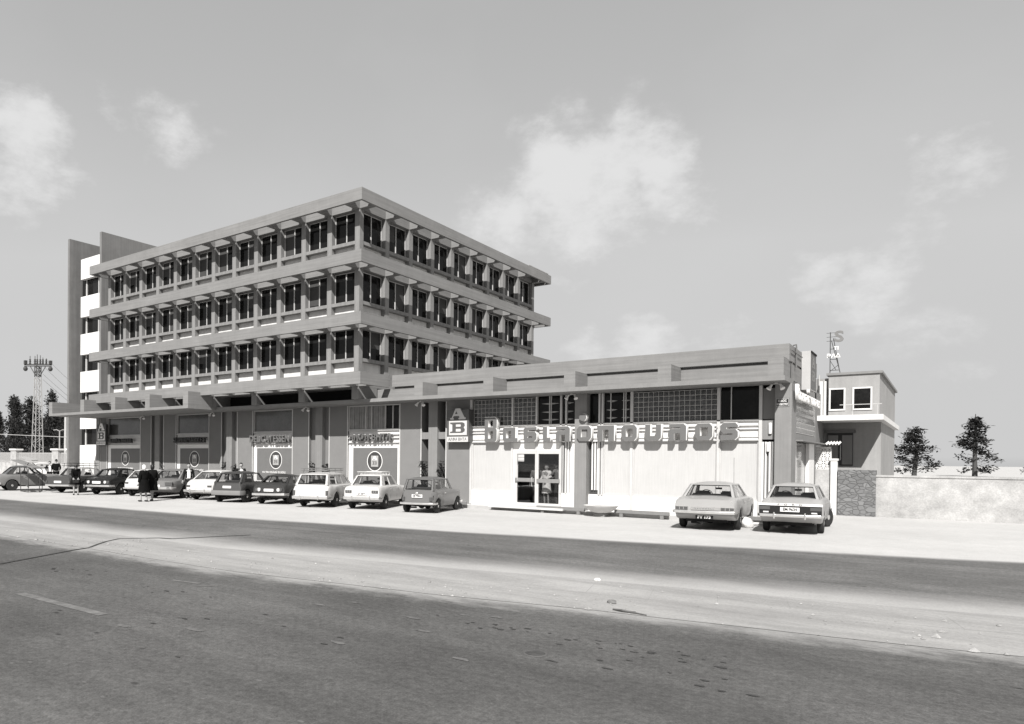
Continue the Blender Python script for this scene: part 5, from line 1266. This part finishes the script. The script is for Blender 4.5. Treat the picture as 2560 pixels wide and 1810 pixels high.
for i, (a, b) in enumerate((((-93.5, 45, 13.8), (-66, 38.2, 5.4)), ((-95.8, 45, 13.7), (-66, 38.2, 4.3)), ((-96, 45, 12.7), (-66, 38.2, 4.0)), ((-96, 45, 12.0), (-66, 38.2, 3.6)))):
    A_, B_ = Vector(a), Vector(b); pts = [A_.lerp(B_, u)-Vector((0, 0, 1.2*4*u*(1-u)*.15)) for u in [j/12 for j in range(13)]]
    # ends on a short pole behind the stair tower
    tag(MB().tube(pts, .022, 4).build('power_cable', M_dksteel), ('topmost power cable from the mast', 'second power cable down from the mast', 'third power cable down from the mast', 'lowest of the four power cables sloping from the mast')[i]+' crossarm to the stair tower', 'power cable', 'power cables from the lattice mast')
tag(MB().tube([(-120, 30.5, 6.6), (-95, 33, 4.7), (-72, 36, 3.9), (-60, 38, 3.6)], .03, 4).build('telephone_wire', M_pale), 'pale telephone wire sagging across the dark trees', 'wire')
t = thing('utility_pole', 'smooth pale pole in front of the dark cypresses', 'pole', (-80, 40, 0)); MB().tube([(0, 0, 0), (0, 0, 6.6)], [.20, .13], 8).build('pole', M_pale, t, 60, world=False); MB().tube([(0, 0, 5.2), (1.8, .9, 5.2)], .03, 4).build('arm', M_pale, t, world=False)
t = thing('street_lamp', 'slim lamp post with a double head left of the pale pole', 'street lamp', (-90.5, 44.5, 0)); MB().tube([(0, 0, 0), (0, 0, 5.2)], [.10, .07], 6).build('pole', mat('lamp_grey', .3, .6, .1, 3), t, world=False)
MB().tube([(-.75, -.4, 5.25), (-.3, -.2, 5.3), (0, 0, 5.1), (.3, .2, 5.3), (.75, .4, 5.25)], .05, 5).build('lamp_arm', mat('lamp_grey', .3), t, world=False)
# trees
def conifer_meshes(seed, h, r, n, dens=1.0):
    rr = random.Random(seed); m = MB()
    m.tube([(0, 0, 0), (rr.uniform(-.2, .2), 0, h*.5), (0, 0, h*.96)], [.22, .14, .03], 6)
    for i in range(14):
        z = h*(.15+.8*i/14); a = i*2.4; L_ = r*.7*(1-z/h)+.2; m.tube([(0, 0, z), (math.cos(a)*L_, math.sin(a)*L_, z+.3*L_)], [.05, .015], 4)
    trunk = m.mesh('trunk')
    m = MB()
    cl = []
    for i in range(int(74*dens)):
        z = h*(.08+.92*rr.random()**.85); f = (1-(z/h))**.62*(1+.25*math.sin(z*2.1+seed)); a = rr.uniform(0, 2*PI); q = r*f*math.sqrt(rr.uniform(.15, 1)); cl.append((q*math.cos(a), q*math.sin(a), z, .35+.5*rr.random()*r*.5))
    for cx, cy, cz, cr_ in cl:
        for j in range(n):
            d = Vector((rr.gauss(0, 1), rr.gauss(0, 1), rr.gauss(0, 1))).normalized(); p = Vector((cx, cy, cz))+Vector((d.x, d.y, d.z*1.3))*cr_*rr.random()**.4
            u = Vector((rr.gauss(0, 1), rr.gauss(0, 1), rr.gauss(.8, 1))).normalized(); w = u.cross(d).normalized(); s = rr.uniform(.10, .22)
            m.face([p, p+u*s*1.5+w*s*.4, p+u*s*2.2-w*s*.1, p+u*s*1.1-w*s*.6])
    return trunk, m.mesh('crown')
M_cyp = mat('cypress_foliage', .018, .8, .5, .8, spec=.2); M_bark = mat('bark', .06, .9, .2, 4)
VAR = [conifer_meshes(1, 11, 1.7, 34), conifer_meshes(2, 9.5, 2.2, 34), conifer_meshes(3, 12.5, 1.5, 30), conifer_meshes(4, 8, 3.0, 40)]
rr = random.Random(4)
TL = []
for i in range(30):
    u = i/29; x = -215+u*140; y = 62+rr.uniform(-5, 9)+(1-u)*22; TL.append((x, y, rr.choice([0, 1, 2, 1, 3]), rr.uniform(.8, 1.2)))
TL += [(-150+i*2.6, 70+(i % 3)*2, 3, 1.2) for i in range(16)]
TL += [(-139, 60, 0, 1.15), (-133.5, 58, 2, .92), (-124.6, 60, 2, 1.02), (-128.5, 58, 1, 1.2), (-120, 58, 3, 1.1), (-116, 60, 3, 1.05), (-128, 66, 3, 1.25), (-137, 66, 3, 1.1), (-131, 68, 1, 1.25), (-112, 56, 1, .9), (-144, 66, 1, 1.2)]
def img_x(x, y):
    cz = x*-.592+y*.806; cx = x*.806+y*.592; return CXPX+FPX*cx/cz
TL = sorted([q for q in TL if -60 < img_x(q[0], q[1]) < 215], key=lambda q: img_x(q[0], q[1]))
ordn = ['first', 'second', 'third', 'fourth', 'fifth', 'sixth', 'seventh', 'eighth', 'ninth', 'tenth', 'eleventh', 'twelfth', 'thirteenth', 'fourteenth', 'fifteenth', 'sixteenth', 'seventeenth', 'eighteenth', 'nineteenth', 'twentieth', 'twenty-first', 'twenty-second', 'twenty-third', 'twenty-fourth', 'twenty-fifth', 'twenty-sixth', 'twenty-seventh', 'twenty-eighth', 'twenty-ninth', 'thirtieth', 'thirty-first']
for i, (x, y, v, s) in enumerate(TL):
    kd = ('tall narrow', 'full pointed', 'slender tall', 'broad low')[v]
    t = thing('cypress_tree', '%s dark evergreen behind the fence, %s trunk from the left edge' % (kd, ordn[min(i, 30)]), 'tree', (x, y, 0), rr.uniform(0, 6), 'dark trees behind the fence'); t.scale = (s*1.15, s*1.15, s)
    link('trunk', VAR[v][0], M_bark, t); link('crown', VAR[v][1], M_cyp, t)
# tilted stand at the left edge
t = thing('display_stand', 'open metal stand carrying slanting boards at the left edge of the parking ground', 'stand', (-41.0, 18.7, 0))
o = lambda x, y, z: (x+41.0, y-18.7, z)
m = MB()
for x, y, z in ((-41.75, 18.4, 1.0), (-40.2, 18.1, 1.3), (-40.0, 18.6, .9), (-41.4, 19.4, 1.2)): m.tube([o(x, y, 0), o(x, y, z)], .022, 5)
m.tube([o(-41.75, 18.4, .03), o(-40.2, 18.1, .03), o(-40.0, 18.6, .03), o(-41.4, 19.4, .03), o(-41.75, 18.4, .03)], .02, 5).tube([o(-42.1, 18.5, .95), o(-41.75, 18.4, .97), o(-40.2, 18.1, .96), o(-40.0, 18.6, .9)], .02, 5)
m.tube([o(-41.75, 18.4, .95), o(-40.6, 18.3, 1.6)], .02, 5).tube([o(-40.2, 18.1, .95), o(-41.2, 18.4, 1.55)], .02, 5).tube([o(-41.4, 19.4, 1.2), o(-41.3, 18.8, 1.6)], .02, 5); m.build('frame', M_dksteel, t, world=False)
def slab(p0, p1, w, th):
    p0, p1 = Vector(p0), Vector(p1); d = (p1-p0).normalized(); s = d.cross(Vector((0, 0, 1))).normalized()*w/2; n = s.cross(d).normalized()*th
    return MB().prism([p0-s, p0+s, p1+s, p1-s], n)
slab(o(-42.6, 18.5, 1.72), o(-40.05, 18.5, 1.30), .5, .05).build('board', mat('board_pale', .18, .7, .1, 3), t, world=False)
slab(o(-42.5, 18.9, 1.88), o(-41.0, 18.8, 1.70), .35, .06).build('board', mat('board_light', .32, .7, .1, 3), t, world=False)
MB().prism([o(-41.65, 18.38, .86), o(-40.3, 18.15, .60), o(-40.25, 18.15, .25), o(-41.7, 18.38, .55)], (0, .02, 0)).build('side_panel', mat('panel_dark', .06, .6, .1, 3), t, world=False)

# ------------------------------------------------------------------ right: neighbouring house, yard wall, roof sign
M_house = mat('house_render', .29, .9, .06, 1.2, blotch=.12, streak=.08); M_housew = mat('house_white', .6, .8, .05, 2, streak=.06)
t = thing('neighbour_house', 'pale two storey house with a white balcony slab beyond the right end of the shops', 'house', (0, 38, 0))
def B(x0, x1, y0, y1, z0, z1, nm, mt, par=None): return MB().box(x0, x1, y0, y1, z0, z1).build(nm, mt, par or t)
B(-4.12, -2.3, 34.0, 44, 3.95, 5.68, 'upper_wall', M_house); B(-4.9, -4.12, 34.3, 44, 3.95, 5.60, 'upper_wall', M_house); B(-4.2, -2.2, 33.93, 44.1, 5.68, 5.78, 'roof', M_slab)
B(-4.62, -2.1, 33.0, 44, 3.74, 3.95, 'balcony_slab', M_housew); B(-4.9, -2.3, 35.0, 44, 0, 3.738, 'lower_wall', M_house)
B(-4.44, -4.20, 33.95, 34.02, 3.96, 5.45, 'corner_pilaster', M_housew)
for x in (-4.05, -3.2):
    w = B(x, x+.6 if x > -4 else x+.5, 33.985, 34.06, 4.26, 5.10, 'window', M_glass); f = MB(); frame(f, x-.05, x+(.65 if x > -4 else .55), 33.96, 33.984, 4.20, 5.14, .06); f.build('window_frame', M_housew, w)
for x in (-4.25,):
    w = B(x, x+.95, 34.94, 34.99, 1.9, 3.3, 'shuttered_window', M_blinddk); m = MB().box(x+.02, x+.4, 34.90, 34.935, 1.95, 3.2).box(x+.55, x+.93, 34.90, 34.935, 1.95, 3.2); m.build('shutter', M_column, w)
    B(x-.1, x+1.05, 34.85, 34.998, 3.3, 3.42, 'lintel', M_signdark)
MB().tube([(-4.5, 34.2, 3.96), (-4.5, 34.2, 5.75)], .03).tube([(-4.28, 33.9, 3.96), (-4.28, 33.9, 5.5)], .025).build('drain_pipe', M_pale, t)
for i in range(0, 9):
    x = -4.0+i*.85
    if -3.6 < x < -2.2: MB().box(x-.012, x+.012, 33.04, 33.06, 3.951, 4.35).build('balcony_post', M_pale, t) if x > -3.5 else None
MB().box(-3.6, -2.15, 33.035, 33.065, 4.352, 4.38).build('balcony_rail', M_pale, t)
tt = thing('breeze_block_screen', 'white pierced block screen on the yard wall right of the shops', 'screen wall', (-4.0, 31.6, 1.76))
m = MB(); X0, X1, Z0, Z1 = -.45, .28, 0, .80; n = 6; c_ = (X1-X0)/n; nz = 6; cz = (Z1-Z0)/nz
for i in range(n+1): m.box(X0+i*c_-.02, X0+i*c_+.02, -.06, .06, Z0, Z1)
for k in range(nz+1): m.box(X0, X1, -.057, .057, Z0+k*cz-.018, Z0+k*cz+.018)
for i in range(n):
    for k in range(nz):
        a, b = X0+i*c_, Z0+k*cz; s = 1 if (i+k) % 2 else -1
        p0, p1 = ((a, b), (a+c_, b+cz)) if s > 0 else ((a+c_, b), (a, b+cz)); d = Vector((p1[0]-p0[0], 0, p1[1]-p0[1])).normalized(); q = Vector((-d.z, 0, d.x))*.018
        m.prism([Vector((p0[0], -.05, p0[1]))-q, Vector((p0[0], -.05, p0[1]))+q, Vector((p1[0], -.05, p1[1]))+q, Vector((p1[0], -.05, p1[1]))-q], (0, .1, 0))
m.build('pierced_blocks', M_housew, tt, world=False)
MB().box(X0, X1, -.07, .07, Z1+.02, Z1+.08).build('coping', M_housew, tt, world=False)
def rubble_mat():
    m = mat('rubble_stone', .17, .95, .3, 3, blotch=.3, bump=.5); N, L = nodes_of(m); b = N['Principled BSDF']
    tc = N.new('ShaderNodeTexCoord'); nz = N.new('ShaderNodeTexNoise'); L.new(tc.outputs['Object'], nz.inputs[0]); nz.inputs['Scale'].default_value = 2.5
    ad = N.new('ShaderNodeMix'); ad.data_type = 'VECTOR'; ad.inputs[0].default_value = .12; L.new(tc.outputs['Object'], ad.inputs[4]); L.new(nz.outputs['Color'], ad.inputs[5])
    vo = N.new('ShaderNodeTexVoronoi'); vo.feature = 'DISTANCE_TO_EDGE'; mp = N.new('ShaderNodeMapping'); mp.inputs['Scale'].default_value = (5.0, 5.0, 8.5); L.new(ad.outputs[1], mp.inputs[0]); L.new(mp.outputs[0], vo.inputs[0]); vo.inputs['Scale'].default_value = 1
    vc = N.new('ShaderNodeTexVoronoi'); L.new(mp.outputs[0], vc.inputs[0]); vc.inputs['Scale'].default_value = 1
    r = N.new('ShaderNodeMapRange'); L.new(vo.outputs[0], r.inputs[0]); r.inputs[1].default_value = .0; r.inputs[2].default_value = .10; r.inputs[3].default_value = .7; r.inputs[4].default_value = 1
    bwv = N.new('ShaderNodeRGBToBW'); L.new(vc.outputs['Color'], bwv.inputs[0]); r2 = N.new('ShaderNodeMapRange'); L.new(bwv.outputs[0], r2.inputs[0]); r2.inputs[3].default_value = .11; r2.inputs[4].default_value = .20
    x = N.new('ShaderNodeMath'); x.operation = 'MULTIPLY'; L.new(r.outputs[0], x.inputs[0]); L.new(r2.outputs[0], x.inputs[1]); L.new(x.outputs[0], b.inputs['Base Color'])
    bp = N.new('ShaderNodeBump'); bp.inputs['Distance'].default_value = .05; L.new(r.outputs[0], bp.inputs['Height']); L.new(bp.outputs[0], b.inputs['Normal']); return m
ms = rubble_mat()
tag(MB().box(-4.5, -3.70, 31.5, 31.75, 0, 1.755).build('yard_wall', M_stone), 'rough plastered yard wall under the white pierced screen', 'wall')
tt = thing('gate_post', 'tall whitewashed gate post beside the pierced screen', 'gate post', (-3.60, 31.5, 0)); MB().box(-.1, .12, -.12, .12, 0, 2.1).build('shaft', M_housew, tt, world=False); MB().box(-.13, .15, -.15, .15, 2.102, 2.18).build('cap', M_housew, tt, world=False)
m = MB().box(-3.45, -2.2, 31.3, 31.7, 0, 1.75)
tag(m.build('stone_wall', ms), 'short dark rubble stone wall right of the tall gate post', 'wall')
tt = thing('awning', 'small corrugated awning over the yard wall', 'awning', (-3.75, 31.75, 2.72))
m = MB(); N_ = 24
for i in range(N_):
    x0_, x1_ = -.15+i*.5/N_, -.15+(i+1)*.5/N_; z0_, z1_ = .03*math.sin(i*1.3), .03*math.sin((i+1)*1.3)
    m.face([(x0_, -.5, z0_), (x1_, -.5, z1_), (x1_, .4, z1_+.12), (x0_, .4, z0_+.12)]); m.face([(x0_, -.5, z0_+.012), (x1_, -.5, z1_+.012), (x1_, .4, z1_+.132), (x0_, .4, z0_+.132)])
m.build('corrugated_sheet', M_housew, tt, world=False); MB().tube([(-.12, .3, .1), (-.14, .3, -.2)], .02).build('strut', M_dksteel, tt, world=False); MB().tube([(.3, .3, .1), (.3, .3, -.6)], .02).build('strut', M_dksteel, tt, world=False)
# small outhouse filling the yard behind the screen
tag(MB().box(-6.5, -4.45, 32.5, 36, 0, 2.9).build('outhouse', M_house), 'low pale outhouse just behind the side of the shops', 'outhouse')
# roof sign
t = thing('roof_sign', 'thin lattice roof sign frame with an outlined S and small white letters', 'sign', (-3.9, 34.2, 5.78))
m = MB().tube([(-.2, 0, 0), (-.2, 0, 1.75)], .018, 5).tube([(.18, 0, 0), (-.16, 0, 1.4)], .016, 5).tube([(.1, .8, 0), (-.1, .1, 1.5)], .014, 5)
for z, a, b in ((0.14, -.2, .14), (.60, -.2, .02), (1.04, -.2, -.08)): m.tube([(a, 0, z), (b, 0, z)], .012, 4)
for z in (1.72, 1.55, 1.38): m.tube([(-.34, 0, z), (.04, 0, z)], .008, 4)
m.tube([(-.2, 0, .1), (.1, 0, .35)], .01, 4).tube([(-.2, 0, .55), (.02, 0, .15)], .01, 4)
m.build('lattice_frame', M_dksteel, t, world=False)
put_text('letter', 'S', .62, (-3.78, 34.15, 7.30), mat('sign_grey', .16, .5, .1, 4), t, depth=.03, bold=.02, width=.34)
put_text('lettering', 'TI', .2, (-3.87, 34.15, 6.83), M_white, t, depth=.02, bold=.006, width=.17)
put_text('lettering', 'ΡΑΔ', .22, (-3.97, 34.15, 6.52), M_white, t, depth=.02, bold=.008, width=.5)
# trees and a far house right of the neighbour, outside the photograph's border
for i in range(9):
    x, y = -4+i*8.5+rr.uniform(-2, 2), 140+rr.uniform(-8, 12); s = rr.uniform(.8, 1.15)
    t = thing('cypress_tree', 'distant dark evergreen above the whitewashed wall at right, %s from the left there' % ordn[i], 'tree', (x, y, 0), i*1.3, 'distant trees beyond the right wall'); t.scale = (s*1.7, s*1.7, s*.8); link('trunk', VAR[(i+1) % 4][0], M_bark, t); link('crown', VAR[(i*3+1) % 4][1], M_cyp, t)
tag(MB().box(-2.2, 14, 31.35, 31.65, 0, 1.5).box(-2.2, 14, 31.32, 31.68, 1.502, 1.57).build('garden_wall', M_stone), 'long low whitewashed wall running out to the right', 'wall')
